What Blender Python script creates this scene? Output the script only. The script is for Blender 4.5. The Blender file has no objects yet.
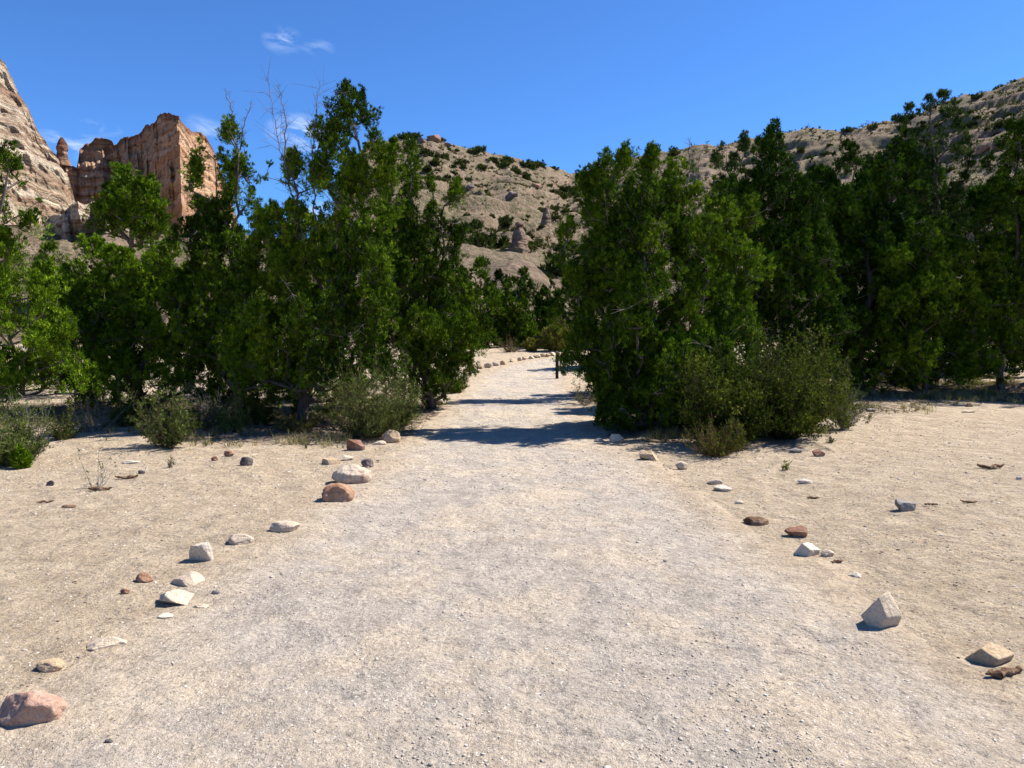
import bpy, math
import numpy as np
from mathutils import Vector
# ---------------------------------------------------------------- camera, world, sun
scene = bpy.context.scene
COL = scene.collection
FP, HOR, CAMH = 740.0, 335.0, 1.6
PIT = math.atan((384 - HOR) / FP)
cam_d = bpy.data.cameras.new("camera")
cam = bpy.data.objects.new("camera", cam_d)
COL.objects.link(cam)
cam.location = (0, 0, CAMH)
cam.rotation_euler = (math.pi / 2 - PIT, 0, 0)
cam_d.sensor_width = 36
cam_d.lens = 36 * FP / 1024
cam_d.clip_start = 0.05
cam_d.clip_end = 3000
scene.camera = cam
SUN_EL = math.radians(51)
SUN_AZ = math.radians(71)      # clockwise from +Y (straight ahead): sun to the right, a little beyond
scene.view_settings.view_transform = 'Standard'
scene.view_settings.look = 'None'
scene.view_settings.gamma = 1
scene.view_settings.exposure = 1.02
scene.view_settings.use_curve_mapping = False
SUN_E, SKY_E = 4.9, 0.055
sd = Vector((math.sin(SUN_AZ) * math.cos(SUN_EL), math.cos(SUN_AZ) * math.cos(SUN_EL), math.sin(SUN_EL)))
sl = bpy.data.lights.new("sun", 'SUN')
sl.energy = SUN_E
sl.angle = math.radians(0.53)
sl.color = (1.0, 0.95, 0.87)
so = bpy.data.objects.new("sun", sl)
COL.objects.link(so)
so.rotation_euler = sd.to_track_quat('Z', 'Y').to_euler()
so.location = (20, 10, 40)

def nn(nt, typ, **kw):
    n = nt.nodes.new(typ)
    for k, v in kw.items():
        if k in n.inputs.keys() if isinstance(k, str) else False:
            n.inputs[k].default_value = v
        else:
            setattr(n, k, v)
    return n

def math_n(nt, op, a, b=None, clamp=False):
    n = nt.nodes.new('ShaderNodeMath'); n.operation = op; n.use_clamp = clamp
    for i, v in enumerate((a, b)):
        if v is None: continue
        if isinstance(v, (int, float)): n.inputs[i].default_value = v
        else: nt.links.new(v, n.inputs[i])
    return n.outputs[0]

def mixc(nt, fac, a, b, mode='MIX'):
    n = nt.nodes.new('ShaderNodeMix'); n.data_type = 'RGBA'; n.blend_type = mode
    for idx, v in ((0, fac), (6, a), (7, b)):
        if isinstance(v, (int, float)): n.inputs[idx].default_value = v
        elif isinstance(v, tuple): n.inputs[idx].default_value = (*v, 1) if len(v) == 3 else v
        else: nt.links.new(v, n.inputs[idx])
    return n.outputs[2]

def ramp(nt, src, pts, interp='LINEAR'):
    n = nt.nodes.new('ShaderNodeValToRGB'); nt.links.new(src, n.inputs[0])
    cr = n.color_ramp; cr.interpolation = interp
    while len(cr.elements) < len(pts): cr.elements.new(0.5)
    for e, (p, c) in zip(cr.elements, pts):
        e.position = p
        e.color = (c, c, c, 1) if isinstance(c, (int, float)) else (*c, 1)
    return n.outputs[0]

def noise(nt, vec, scale, detail=4, rough=0.55, dist=0.0):
    n = nt.nodes.new('ShaderNodeTexNoise')
    n.inputs['Scale'].default_value = scale; n.inputs['Detail'].default_value = detail
    n.inputs['Roughness'].default_value = rough; n.inputs['Distortion'].default_value = dist
    if vec is not None: nt.links.new(vec, n.inputs['Vector'])
    return n.outputs['Fac']

def mapping(nt, vec, sc=(1, 1, 1), loc=(0, 0, 0)):
    n = nt.nodes.new('ShaderNodeMapping'); n.inputs['Scale'].default_value = sc; n.inputs['Location'].default_value = loc
    nt.links.new(vec, n.inputs['Vector']); return n.outputs[0]

def pix_dir(px, py):
    a = PIT
    v = np.array([px - 512.0, FP * math.cos(a) + (384 - py) * math.sin(a), -FP * math.sin(a) + (384 - py) * math.cos(a)])
    return v

def P(px, py, Y):
    d = pix_dir(px, py)
    s = Y / d[1]
    return np.array([d[0] * s, Y, CAMH + d[2] * s])

# sky
world = bpy.data.worlds.new("World")
scene.world = world
world.use_nodes = True
nt = world.node_tree
nt.nodes.clear()
out = nt.nodes.new('ShaderNodeOutputWorld')
bg = nt.nodes.new('ShaderNodeBackground')
bg.inputs[1].default_value = SKY_E
sky = nt.nodes.new('ShaderNodeTexSky')
sky.sky_type = 'NISHITA'; sky.sun_disc = False
sky.sun_elevation = SUN_EL; sky.sun_rotation = SUN_AZ
sky.air_density = 1.0; sky.dust_density = 0.15; sky.ozone_density = 2.5; sky.altitude = 1800
tc = nt.nodes.new('ShaderNodeTexCoord')
skyc = mixc(nt, 1.0, sky.outputs[0], (0.66, 1.17, 1.80), 'MULTIPLY')
# a few thin wisps of cloud, fixed in direction in the sky
mask = None
for (px, py, rx, ry, amt) in ((283, 40, .026, .018, .42), (318, 48, .022, .010, .36), (300, 133, .045, .024, .9), (70, 145, .045, .018, .5), (395, 195, .06, .03, .8), (205, 130, .03, .02, .4), (318, 232, .08, .04, 1.2), (95, 128, .03, .01, .3)):
    d = pix_dir(px, py); d = d / np.linalg.norm(d)
    s = nt.nodes.new('ShaderNodeVectorMath'); s.operation = 'SUBTRACT'
    nt.links.new(tc.outputs['Generated'], s.inputs[0]); s.inputs[1].default_value = tuple(d)
    m = nt.nodes.new('ShaderNodeVectorMath'); m.operation = 'MULTIPLY'
    nt.links.new(s.outputs[0], m.inputs[0]); m.inputs[1].default_value = (1 / rx, 1 / rx, 1 / ry)
    l = nt.nodes.new('ShaderNodeVectorMath'); l.operation = 'LENGTH'; nt.links.new(m.outputs[0], l.inputs[0])
    f = math_n(nt, 'SUBTRACT', 1.0, l.outputs['Value'], True)
    f = math_n(nt, 'MULTIPLY', f, amt)
    mask = f if mask is None else math_n(nt, 'ADD', mask, f)
cn = noise(nt, mapping(nt, tc.outputs['Generated'], (22, 22, 55)), 1.0, 8, 0.62, 0.6)
cf = math_n(nt, 'MULTIPLY', mask, ramp(nt, cn, [(0.46, 0.0), (0.78, 1.0)]), True)
cf = math_n(nt, 'MULTIPLY', cf, 1.5, True)
final = mixc(nt, cf, skyc, (11, 12, 13.5))
nt.links.new(final, bg.inputs[0]); nt.links.new(bg.outputs[0], out.inputs[0])

# ---------------------------------------------------------------- numpy helpers
def _hash(ix, iy, iz, seed):
    h = (ix.astype(np.int64) * 374761393 + iy.astype(np.int64) * 668265263 + iz.astype(np.int64) * 2147483647 + seed * 974634777) & 0xffffffff
    h = ((h ^ (h >> 13)) * 1274126177) & 0xffffffff
    h = ((h ^ (h >> 16)) * 2246822519) & 0xffffffff
    h = h ^ (h >> 15)
    return (h & 0xffffff) / float(0xffffff) * 2 - 1

def vnoise(x, y, z=0.0, seed=0):
    x, y, z = np.broadcast_arrays(np.asarray(x, float), np.asarray(y, float), np.asarray(z, float))
    ix, iy, iz = np.floor(x), np.floor(y), np.floor(z)
    fx, fy, fz = x - ix, y - iy, z - iz
    fx, fy, fz = [f * f * (3 - 2 * f) for f in (fx, fy, fz)]
    r = 0
    for dx in (0, 1):
        for dy in (0, 1):
            for dz in (0, 1):
                w = (fx if dx else 1 - fx) * (fy if dy else 1 - fy) * (fz if dz else 1 - fz)
                r = r + w * _hash(ix + dx, iy + dy, iz + dz, seed)
    return r

def fbm(x, y, z=0.0, oct=4, seed=0, gain=.5):
    r, a, f = 0, 1, 1
    for o in range(oct):
        r = r + a * vnoise(np.asarray(x) * f, np.asarray(y) * f, np.asarray(z) * f, seed + o * 17)
        a *= gain; f *= 2.03
    return r

def ridged(x, y, z=0.0, oct=4, seed=0):
    r, a, f = 0, 1, 1
    for o in range(oct):
        r = r + a * (1 - np.abs(vnoise(np.asarray(x) * f, np.asarray(y) * f, np.asarray(z) * f, seed + o * 31)) * 2)
        a *= .5; f *= 2.1
    return r

def sstep(a, b, x):
    t = np.clip((x - a) / (b - a), 0, 1)
    return t * t * (3 - 2 * t)

def tag(o, label=None, cat=None, group=None, kind=None):
    if label: o['label'] = label
    if cat: o['category'] = cat
    if group: o['group'] = group
    if kind: o['kind'] = kind
    return o

def make_mesh(name, V, F, attrs=None, smooth=False):
    """V (n,3), F (m,k) with constant k (3 or 4) or list of such arrays."""
    Fs = F if isinstance(F, list) else [F]
    me = bpy.data.meshes.new(name)
    V = np.ascontiguousarray(V, dtype=np.float32)
    me.vertices.add(len(V)); me.vertices.foreach_set('co', V.ravel())
    loops = np.concatenate([f.ravel() for f in Fs]).astype(np.int32)
    tot = np.concatenate([np.full(len(f), f.shape[1]) for f in Fs]).astype(np.int32)
    st = np.concatenate([[0], np.cumsum(tot)[:-1]]).astype(np.int32)
    me.loops.add(len(loops)); me.loops.foreach_set('vertex_index', loops)
    me.polygons.add(len(tot)); me.polygons.foreach_set('loop_start', st)
    me.polygons.foreach_set('loop_total', tot)
    if smooth: me.polygons.foreach_set('use_smooth', np.ones(len(tot), dtype=bool))
    if attrs:
        for k, a in attrs.items():
            at = me.attributes.new(k, 'FLOAT', 'POINT')
            at.data.foreach_set('value', np.ascontiguousarray(a, dtype=np.float32))
    me.update(calc_edges=True); me.validate()
    return me

def link(name, me, mat=None, parent=None):
    o = bpy.data.objects.new(name, me)
    if mat and me is not None and not me.materials: me.materials.append(mat)
    COL.objects.link(o)
    if parent is not None: o.parent = parent
    return o

def empty(name, loc, rz=0.0):
    o = bpy.data.objects.new(name, None); COL.objects.link(o)
    o.location = tuple(float(c) for c in loc); o.rotation_euler = (0, 0, rz); o.empty_display_size = .2
    return o

def grid_faces(nr, nc):
    i = np.arange(nr - 1)[:, None] * nc + np.arange(nc - 1)[None, :]
    i = i.ravel()
    return np.stack([i, i + 1, i + nc + 1, i + nc], 1)

def tubes(P0, P1, R0, R1, k=5):
    """tapered tube for each edge, returns V, F"""
    P0, P1 = np.asarray(P0, float), np.asarray(P1, float)
    R0, R1 = np.asarray(R0, float), np.asarray(R1, float)
    d = P1 - P0; L = np.linalg.norm(d, axis=1, keepdims=True) + 1e-9; d = d / L
    ref = np.where(np.abs(d[:, 2:3]) < .9, np.array([[0, 0, 1.]]), np.array([[1., 0, 0]]))
    a = np.cross(d, ref); a /= np.linalg.norm(a, axis=1, keepdims=True) + 1e-9
    b = np.cross(d, a)
    ang = np.arange(k) / k * 2 * math.pi
    c, s = np.cos(ang)[None, :, None], np.sin(ang)[None, :, None]
    ring = a[:, None, :] * c + b[:, None, :] * s
    A = P0[:, None, :] - d[:, None, :] * (R0[:, None, None] * .3) + ring * R0[:, None, None]
    B = P1[:, None, :] + d[:, None, :] * (R1[:, None, None] * .3) + ring * R1[:, None, None]
    V = np.concatenate([A, B], 1).reshape(-1, 3)
    base = np.arange(len(P0))[:, None] * 2 * k
    j = np.arange(k)[None, :]; j2 = (j + 1) % k
    F = np.stack([base + j, base + j2, base + k + j2, base + k + j], -1).reshape(-1, 4)
    return V, F

# ---------------------------------------------------------------- terrain functions
def gz(x, y):
    x = np.asarray(x, float); y = np.asarray(y, float)
    yy = np.interp(y, [-10, 9, 13, 17, 20, 24, 28, 31, 34, 60], [0, 0, .03, .14, .28, .52, .80, 0.98, 1.08, 1.2])
    yy = yy + 0.0 * x
    off = sstep(2.0, 3.6, np.abs(x - 0.0)) * .05 * sstep(30, 20, y)
    n = .022 * fbm(x * .55, y * .55, 0, 3, 3) + .07 * vnoise(x * .16, y * .16, 0, 8) * sstep(2.5, 5, np.abs(x))
    fine = .0075 * fbm(x * 4, y * 4, 0, 3, 12) * sstep(26, 14, y)
    return yy + off + n + fine

def on_ground(px, py):
    d = pix_dir(px, py)
    lo, hi = 1.0, 60.0
    s = 5.0
    Ys = np.linspace(1.2, 60, 3000)
    X = d[0] / d[1] * Ys; Z = CAMH + d[2] / d[1] * Ys
    g = gz(X, Ys)
    idx = np.argmax(Z < g)
    if Z[idx] >= g[idx]: idx = len(Ys) - 1
    return np.array([X[idx], Ys[idx], g[idx]])

HP = np.array([[-900, 150], [-400, 190], [-100, 215], [60, 232], [150, 233], [240, 236], [300, 240], [330, 222], [352, 168], [372, 140], [400, 137], [430, 139], [450, 146], [480, 152], [530, 163], [570, 172], [600, 165], [650, 152], [700, 146], [750, 140], [800, 133], [850, 127], [900, 117], [950, 100], [1000, 81], [1024, 73], [1100, 50], [1300, 20], [1900, 0]], float)
HD = np.array([[-900, 75], [100, 78], [280, 82], [330, 110], [380, 150], [520, 170], [570, 185], [600, 180], [700, 150], [850, 130], [1024, 110], [1300, 100], [1900, 90]], float)
Y0 = 40.0
def hill_z(x, y):
    x = np.asarray(x, float); y = np.asarray(y, float)
    px = 512 + FP * x / y
    py = np.interp(px, HP[:, 0], HP[:, 1]) + 3.0 * fbm(px * .02, 3.3, 0, 4, 55)
    D = np.interp(px, HD[:, 0], HD[:, 1])
    zc = CAMH + D * np.tan(np.arctan((384 - py) / FP) - PIT)
    s = (y - Y0) / (D - Y0)
    sc = np.clip(s, 0, 1)
    prof = .10 * sstep(0, .25, sc) + .90 * (sc ** 1.25)
    z = .95 + (zc - .95) * prof
    # gullies and ledges
    amp = np.sin(np.clip(sc, 0, 1) * math.pi) ** .6
    w = 2.0 * fbm(x * .04, y * .04, 0, 3, 71)
    z = z + amp * (1.7 * ridged(x * .045 + w * .3, y * .012, 0, 4, 21) - 1.3)
    z = z + np.clip(s * 3, 0, 1) * (.5 * fbm(x * .22, y * .22, 0, 4, 77) + .22 * fbm(x * .8, y * .8, 0, 3, 91))
    st = 3.4 + 0 * z
    ph = z / st + .5 * fbm(x * .03, y * .03, 0, 3, 5)
    fr = ph - np.floor(ph)
    z = z + amp * 1.5 * (sstep(.55, .8, fr) - fr) * (.35 + .65 * sstep(-.2, .4, fbm(x * .05, y * .05, 0, 2, 99)))
    # smooth pale mound in front, and the shoulder behind it
    m = P(512, 262, 62)
    q = ((x - m[0]) / 3.9) ** 2 + ((y - m[1]) / 6) ** 2
    z = np.maximum(z, m[2] + .2 - 2.6 * q + .12 * fbm(x * .9, y * .9, 0, 3, 14))
    # behind the crest
    back = np.clip((y - D) / 120, 0, 1)
    z = z - back * 18
    z = z - sstep(1.0, 0.0, np.clip((y - (Y0 - 6)) / 8, 0, 1)) * 4
    return z

def world_z(x, y):
    return np.maximum(gz(x, y), hill_z(x, y)) if np.all(np.asarray(y) > 30) else gz(x, y)

# ---------------------------------------------------------------- materials
def new_mat(name, rough=.9):
    m = bpy.data.materials.new(name); m.use_nodes = True
    nt = m.node_tree; b = nt.nodes['Principled BSDF']
    b.inputs['Roughness'].default_value = rough
    b.inputs['Specular IOR Level'].default_value = .25
    return m, nt, b

def bump(nt, b, h, strength, dist, normal=None):
    n = nt.nodes.new('ShaderNodeBump'); n.inputs['Strength'].default_value = strength; n.inputs['Distance'].default_value = dist
    nt.links.new(h, n.inputs['Height'])
    if normal is not None: nt.links.new(normal, n.inputs['Normal'])
    nt.links.new(n.outputs[0], b.inputs['Normal']); return n.outputs[0]

def voro(nt, vec, scale, feat='F1', out='Distance'):
    n = nt.nodes.new('ShaderNodeTexVoronoi'); n.feature = feat; n.inputs['Scale'].default_value = scale
    nt.links.new(vec, n.inputs['Vector']); return n.outputs[out]

def ground_colours(nt, pos):
    """returns sand colour, gravel colour"""
    big = noise(nt, pos, 1.1, 6, .68, .3)
    mid = noise(nt, pos, 3.2, 6, .68)
    fine = noise(nt, pos, 34, 5, .75)
    vfine = noise(nt, pos, 140, 3, .8)
    sand = ramp(nt, mid, [(.30, (.365, .278, .186)), (.5, (.480, .375, .256)), (.70, (.580, .465, .328))])
    sand = mixc(nt, ramp(nt, big, [(.35, 0.0), (.7, .45)]), sand, (.42, .325, .225))
    grav = ramp(nt, mid, [(.30, (.335, .285, .232)), (.5, (.412, .352, .288)), (.70, (.485, .415, .335))])
    grav = mixc(nt, ramp(nt, big, [(.47, 0.0), (.62, .75)]), grav, (.53, .425, .305))
    sp = ramp(nt, fine, [(.30, .35), (.43, .88), (.6, 1.08), (.75, 1.28)])
    blot = ramp(nt, noise(nt, pos, 9, 6, .75), [(.34, .76), (.46, .98), (.62, 1.08)])
    sp2 = ramp(nt, vfine, [(.3, .74), (.5, 1.0), (.7, 1.2)])
    sand = mixc(nt, 1.0, sand, blot, 'MULTIPLY'); grav = mixc(nt, 1.0, grav, blot, 'MULTIPLY')
    sand = mixc(nt, 1.0, sand, sp, 'MULTIPLY'); sand = mixc(nt, .8, sand, sp2, 'MULTIPLY')
    grav = mixc(nt, 1.0, grav, sp, 'MULTIPLY'); grav = mixc(nt, 1.0, grav, sp2, 'MULTIPLY')
    # tiny dark and pale grit
    vc = voro(nt, pos, 55, 'F1', 'Color'); vd = voro(nt, pos, 55)
    near = ramp(nt, vd, [(.22, 1.0), (.34, 0.0)])
    sep = nt.nodes.new('ShaderNodeSeparateColor'); nt.links.new(vc, sep.inputs[0])
    dark = math_n(nt, 'MULTIPLY', near, ramp(nt, sep.outputs[0], [(.80, 0.0), (.84, .8)]))
    pale = math_n(nt, 'MULTIPLY', near, ramp(nt, sep.outputs[1], [(.86, 0.0), (.9, .7)]))
    sand = mixc(nt, dark, sand, (.13, .10, .08)); sand = mixc(nt, pale, sand, (.7, .64, .55))
    grav = mixc(nt, dark, grav, (.16, .15, .15)); grav = mixc(nt, pale, grav, (.74, .69, .62))
    h = math_n(nt, 'ADD', math_n(nt, 'MULTIPLY', noise(nt, pos, 11, 6, .7), 1.0), math_n(nt, 'MULTIPLY', fine, .55))
    h = math_n(nt, 'ADD', h, math_n(nt, 'MULTIPLY', vfine, .18))
    h = math_n(nt, 'ADD', h, math_n(nt, 'MULTIPLY', noise(nt, pos, 3.5, 3, .5, .5), 2.2))
    return sand, grav, h

def ground_mat(name, is_path):
    m, nt, b = new_mat(name, .97)
    g = nt.nodes.new('ShaderNodeNewGeometry'); pos = g.outputs['Position']
    sand, grav, h = ground_colours(nt, pos)
    at = nt.nodes.new('ShaderNodeAttribute'); at.attribute_name = 'edge'
    if is_path:
        n = noise(nt, pos, 1.6, 5, .65)
        f = math_n(nt, 'ADD', at.outputs['Fac'], math_n(nt, 'MULTIPLY', math_n(nt, 'SUBTRACT', n, .5), .55))
        f = ramp(nt, f, [(.15, 0.0), (.75, 1.0)])
        n2 = noise(nt, mapping(nt, pos, (1.3, .5, 1)), 1.0, 5, .65)
        band = ramp(nt, math_n(nt, 'ADD', at.outputs['Fac'], math_n(nt, 'MULTIPLY', math_n(nt, 'SUBTRACT', n2, .5), .7)), [(-.1 + .1, .35), (.22, .9), (.50, 0.0)])
        gr = mixc(nt, band, grav, mixc(nt, 1.0, grav, (.70, .655, .62), 'MULTIPLY'))
        c = mixc(nt, f, sand, gr)
    else:
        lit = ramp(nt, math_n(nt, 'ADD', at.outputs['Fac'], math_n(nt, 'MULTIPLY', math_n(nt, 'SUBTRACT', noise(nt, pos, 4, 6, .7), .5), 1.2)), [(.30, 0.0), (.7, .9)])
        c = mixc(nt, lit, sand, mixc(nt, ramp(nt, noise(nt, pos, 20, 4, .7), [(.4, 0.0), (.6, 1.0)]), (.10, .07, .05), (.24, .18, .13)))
    nt.links.new(c, b.inputs['Base Color'])
    bump(nt, b, h, 1.0, .04 if is_path else .06)
    return m

def hill_mat():
    m, nt, b = new_mat("dry_hillside", .98)
    g = nt.nodes.new('ShaderNodeNewGeometry'); pos = g.outputs['Position']
    big = noise(nt, pos, .07, 5, .6)
    c = ramp(nt, noise(nt, pos, .5, 8, .7), [(.32, (.17, .115, .08)), (.48, (.29, .21, .15)), (.66, (.39, .30, .225))])
    c = mixc(nt, ramp(nt, big, [(.4, 0.0), (.62, .8)]), c, (.38, .285, .205))
    # horizontal ledges of darker rock
    strat = noise(nt, mapping(nt, pos, (.05, .05, 1.5)), 1.0, 5, .6)
    c = mixc(nt, ramp(nt, strat, [(.56, 0.0), (.63, .5)]), c, (.20, .125, .09))
    # dry grass tint in patches
    gp = math_n(nt, 'MULTIPLY', ramp(nt, noise(nt, pos, .13, 6, .65), [(.40, .15), (.56, .9)]), ramp(nt, noise(nt, pos, 1.7, 5, .7), [(.40, .1), (.58, 1.0)]))
    c = mixc(nt, gp, c, (.14, .14, .065))
    rub = noise(nt, pos, 2.6, 5, .75)
    c = mixc(nt, 1.0, c, ramp(nt, rub, [(.33, (.40, .38, .35)), (.5, (.92, .87, .82)), (.72, (1.15, 1.09, 1.02))]), 'MULTIPLY')
    sp = ramp(nt, noise(nt, pos, 7, 4, .8), [(.40, .55), (.5, 1.0), (.7, 1.1)])
    c = mixc(nt, .8, c, sp, 'MULTIPLY')
    nt.links.new(c, b.inputs['Base Color'])
    bump(nt, b, math_n(nt, 'ADD', noise(nt, pos, .9, 8, .7), math_n(nt, 'MULTIPLY', rub, .4)), 1.0, .9)
    return m

def cliff_mat(name, top_red=.6, tone=(1, 1, 1)):
    m, nt, b = new_mat(name, .98)
    g = nt.nodes.new('ShaderNodeNewGeometry'); pos = g.outputs['Position']
    wob = nt.nodes.new('ShaderNodeVectorMath'); wob.operation = 'ADD'
    nz = nt.nodes.new('ShaderNodeCombineXYZ'); nt.links.new(math_n(nt, 'MULTIPLY', noise(nt, pos, .12, 4, .6), 4.0), nz.inputs[2])
    nt.links.new(pos, wob.inputs[0]); nt.links.new(nz.outputs[0], wob.inputs[1])
    wp = wob.outputs[0]
    s1 = noise(nt, mapping(nt, wp, (.012, .012, .34)), 1.0, 3, .5)
    s2 = noise(nt, mapping(nt, wp, (.03, .03, 1.9)), 1.0, 4, .6)
    c = ramp(nt, s1, [(.30, (.30, .18, .11)), (.42, (.43, .32, .22)), (.50, (.55, .44, .325)), (.58, (.43, .28, .175)), (.70, (.58, .48, .37))])
    c = mixc(nt, ramp(nt, s2, [(.53, 0.0), (.60, .85)]), c, (.27, .155, .10))
    c = mixc(nt, ramp(nt, s2, [(.34, .6), (.42, 0.0)]), c, (.56, .47, .37))
    pat = noise(nt, mapping(nt, pos, (.5, .5, .12)), 1.0, 6, .7)
    c = mixc(nt, 1.0, c, ramp(nt, pat, [(.3, .62), (.5, 1.0), (.7, 1.15)]), 'MULTIPLY')
    c = mixc(nt, 1.0, c, ramp(nt, noise(nt, pos, 1.4, 6, .7), [(.33, .7), (.5, 1.0), (.7, 1.12)]), 'MULTIPLY')
    at = nt.nodes.new('ShaderNodeAttribute'); at.attribute_name = 'cap'
    cp = math_n(nt, 'ADD', at.outputs['Fac'], math_n(nt, 'MULTIPLY', math_n(nt, 'SUBTRACT', noise(nt, pos, .45, 5, .7), .5), .9))
    c = mixc(nt, ramp(nt, cp, [(.62, 0.0), (.85, top_red)]), c, (.17, .085, .05))
    c = mixc(nt, 1.0, c, tone, 'MULTIPLY')
    nt.links.new(c, b.inputs['Base Color'])
    h = math_n(nt, 'ADD', noise(nt, pos, .8, 8, .7), math_n(nt, 'MULTIPLY', s2, .8))
    bump(nt, b, h, 1.0, 1.8)
    return m

def leaf_mat(name, c0, c1, c2, rough=.8, trans=.22):
    m, nt, b = new_mat(name, rough)
    b.inputs['Specular IOR Level'].default_value = .06
    at = nt.nodes.new('ShaderNodeAttribute'); at.attribute_name = 'tint'
    c = ramp(nt, at.outputs['Fac'], [(0.05, tuple(.6 * v for v in c0)), (.52, tuple(.78 * v for v in c1)), (.98, c2)])
    nt.links.new(c, b.inputs['Base Color'])
    tr = nt.nodes.new('ShaderNodeBsdfTranslucent')
    nt.links.new(mixc(nt, 1.0, c, (1.1, 1.25, .5), 'MULTIPLY'), tr.inputs[0])
    mx = nt.nodes.new('ShaderNodeMixShader'); mx.inputs[0].default_value = trans
    nt.links.new(b.outputs[0], mx.inputs[1]); nt.links.new(tr.outputs[0], mx.inputs[2])
    nt.links.new(mx.outputs[0], nt.nodes['Material Output'].inputs[0])
    return m

def bark_mat(name, c0, c1):
    m, nt, b = new_mat(name, .95)
    tcn = nt.nodes.new('ShaderNodeTexCoord')
    n = noise(nt, mapping(nt, tcn.outputs['Object'], (30, 30, 5)), 1.0, 5, .65)
    nt.links.new(ramp(nt, n, [(.3, c0), (.7, c1)]), b.inputs['Base Color'])
    bump(nt, b, n, .8, .02)
    return m

def stone_mat(name, base, var=.25, spots=None, layers=False):
    m, nt, b = new_mat(name, .93)
    tcn = nt.nodes.new('ShaderNodeTexCoord'); pos = tcn.outputs['Object']
    b0 = tuple(c * (1 - var) for c in base); b1 = tuple(min(.85, c * (1 + var)) for c in base)
    n = noise(nt, pos, 9, 7, .68)
    c = ramp(nt, n, [(.3, b0), (.5, base), (.72, b1)])
    c = mixc(nt, 1.0, c, ramp(nt, noise(nt, pos, 70, 4, .75), [(.3, .6), (.5, 1.0), (.7, 1.15)]), 'MULTIPLY')
    if spots: c = mixc(nt, ramp(nt, noise(nt, pos, 6, 5, .7, .5), [(.52, 0.0), (.62, .8)]), c, spots)
    c = mixc(nt, ramp(nt, noise(nt, pos, 4, 6, .75), [(.45, 0.0), (.65, .45)]), c, (.44, .35, .26))
    if layers: c = mixc(nt, ramp(nt, noise(nt, mapping(nt, pos, (2, 2, 60)), 1.0, 4, .6), [(.48, 0.0), (.6, .6)]), c, tuple(x * .55 for x in base))
    nt.links.new(c, b.inputs['Base Color'])
    bump(nt, b, math_n(nt, 'ADD', noise(nt, pos, 30, 6, .72), math_n(nt, 'MULTIPLY', n, 1.2)), .8, .02)
    return m

M_sand = ground_mat("sandy_ground", False)
M_path = ground_mat("gravel_path", True)
M_hill = hill_mat()
M_cliff = cliff_mat("banded_tuff_cliff", .6, (1.30, 1.36, 1.36))
M_cliff2 = cliff_mat("orange_tuff_cliff", .85, (1.42, 1.15, .94))
M_spire = cliff_mat("hoodoo_tuff", .9, (.9, .72, .66))
M_tent = cliff_mat("tent_rock_tuff", .3, (.66, .58, .56))
M_jun = leaf_mat("juniper_foliage", (.024, .052, .004), (.070, .134, .006), (.180, .265, .013), trans=.10)
M_junb = leaf_mat("bright_juniper_foliage", (.034, .074, .005), (.095, .175, .007), (.210, .310, .015), trans=.12)
M_jund = leaf_mat("dark_juniper_foliage", (.015, .036, .004), (.034, .080, .005), (.100, .175, .009), trans=.09)
M_pin = leaf_mat("pinyon_foliage", (.022, .050, .014), (.048, .088, .022), (.095, .13, .028), trans=.15)
M_shr = leaf_mat("sage_green_foliage", (.055, .078, .016), (.10, .13, .03), (.18, .21, .06))
M_oli = leaf_mat("olive_shrub_foliage", (.030, .048, .006), (.066, .094, .009), (.17, .195, .02), trans=.15)
M_yel = leaf_mat("yellow_green_shrub_foliage", (.12, .125, .025), (.20, .20, .04), (.32, .30, .07))
M_hsh = leaf_mat("hill_shrub_foliage", (.028, .042, .012), (.052, .072, .018), (.09, .11, .03))
M_bark = bark_mat("shreddy_juniper_bark", (.045, .033, .026), (.16, .125, .10))
M_dead = bark_mat("weathered_dead_wood", (.14, .12, .105), (.33, .29, .26))
M_twig = bark_mat("grey_twig_bark", (.07, .06, .05), (.20, .17, .15))
M_stem = bark_mat("shrub_stem_bark", (.06, .035, .022), (.15, .095, .06))
M_post = bark_mat("dark_post_wood", (.015, .012, .010), (.05, .038, .03))

# ---------------------------------------------------------------- ground
TREE_BASES = []      # filled in before the ground is meshed: (x, y, r)
for (px, Y, r) in ((300, 12.4, 2.6), (225, 13.8, 2.2), (425, 15.0, 1.8), (130, 14.5, 2.4), (20, 13.8, 2.6), (650, 12.3, 1.9), (730, 12.6, 1.6), (775, 15.8, 2.8), (860, 18.2, 3.2), (935, 18.8, 3.2), (1010, 18.2, 3.2), (1100, 18.2, 3.2), (580, 17, 1.5)):
    TREE_BASES.append(((px - 512) / FP * Y, Y, r))

def axis(segs):
    a = []
    for lo, hi, st in segs: a.append(np.arange(lo, hi, st))
    return np.concatenate(a)
xs = axis([(-900, -200, 50), (-200, -40, 10), (-40, -12, 1.0), (-12, -5, .2), (-5, 5, .07), (5, 12, .2), (12, 40, 1.0), (40, 200, 10), (200, 901, 50)])
ys = axis([(-300, -20, 40), (-20, -4, 2), (-4, 1, .3), (1, 9, .06), (9, 20, .12), (20, 36, .35), (36, 60, 1.5), (60, 200, 10), (200, 1201, 50)])
X, Y = np.meshgrid(xs, ys)
Z = gz(X, Y)
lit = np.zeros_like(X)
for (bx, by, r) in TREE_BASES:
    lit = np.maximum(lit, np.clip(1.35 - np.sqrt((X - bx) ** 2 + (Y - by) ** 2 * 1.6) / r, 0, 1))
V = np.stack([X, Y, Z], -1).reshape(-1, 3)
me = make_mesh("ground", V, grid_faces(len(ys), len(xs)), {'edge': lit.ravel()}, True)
tag(link("ground", me, M_sand), kind='structure')

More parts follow.
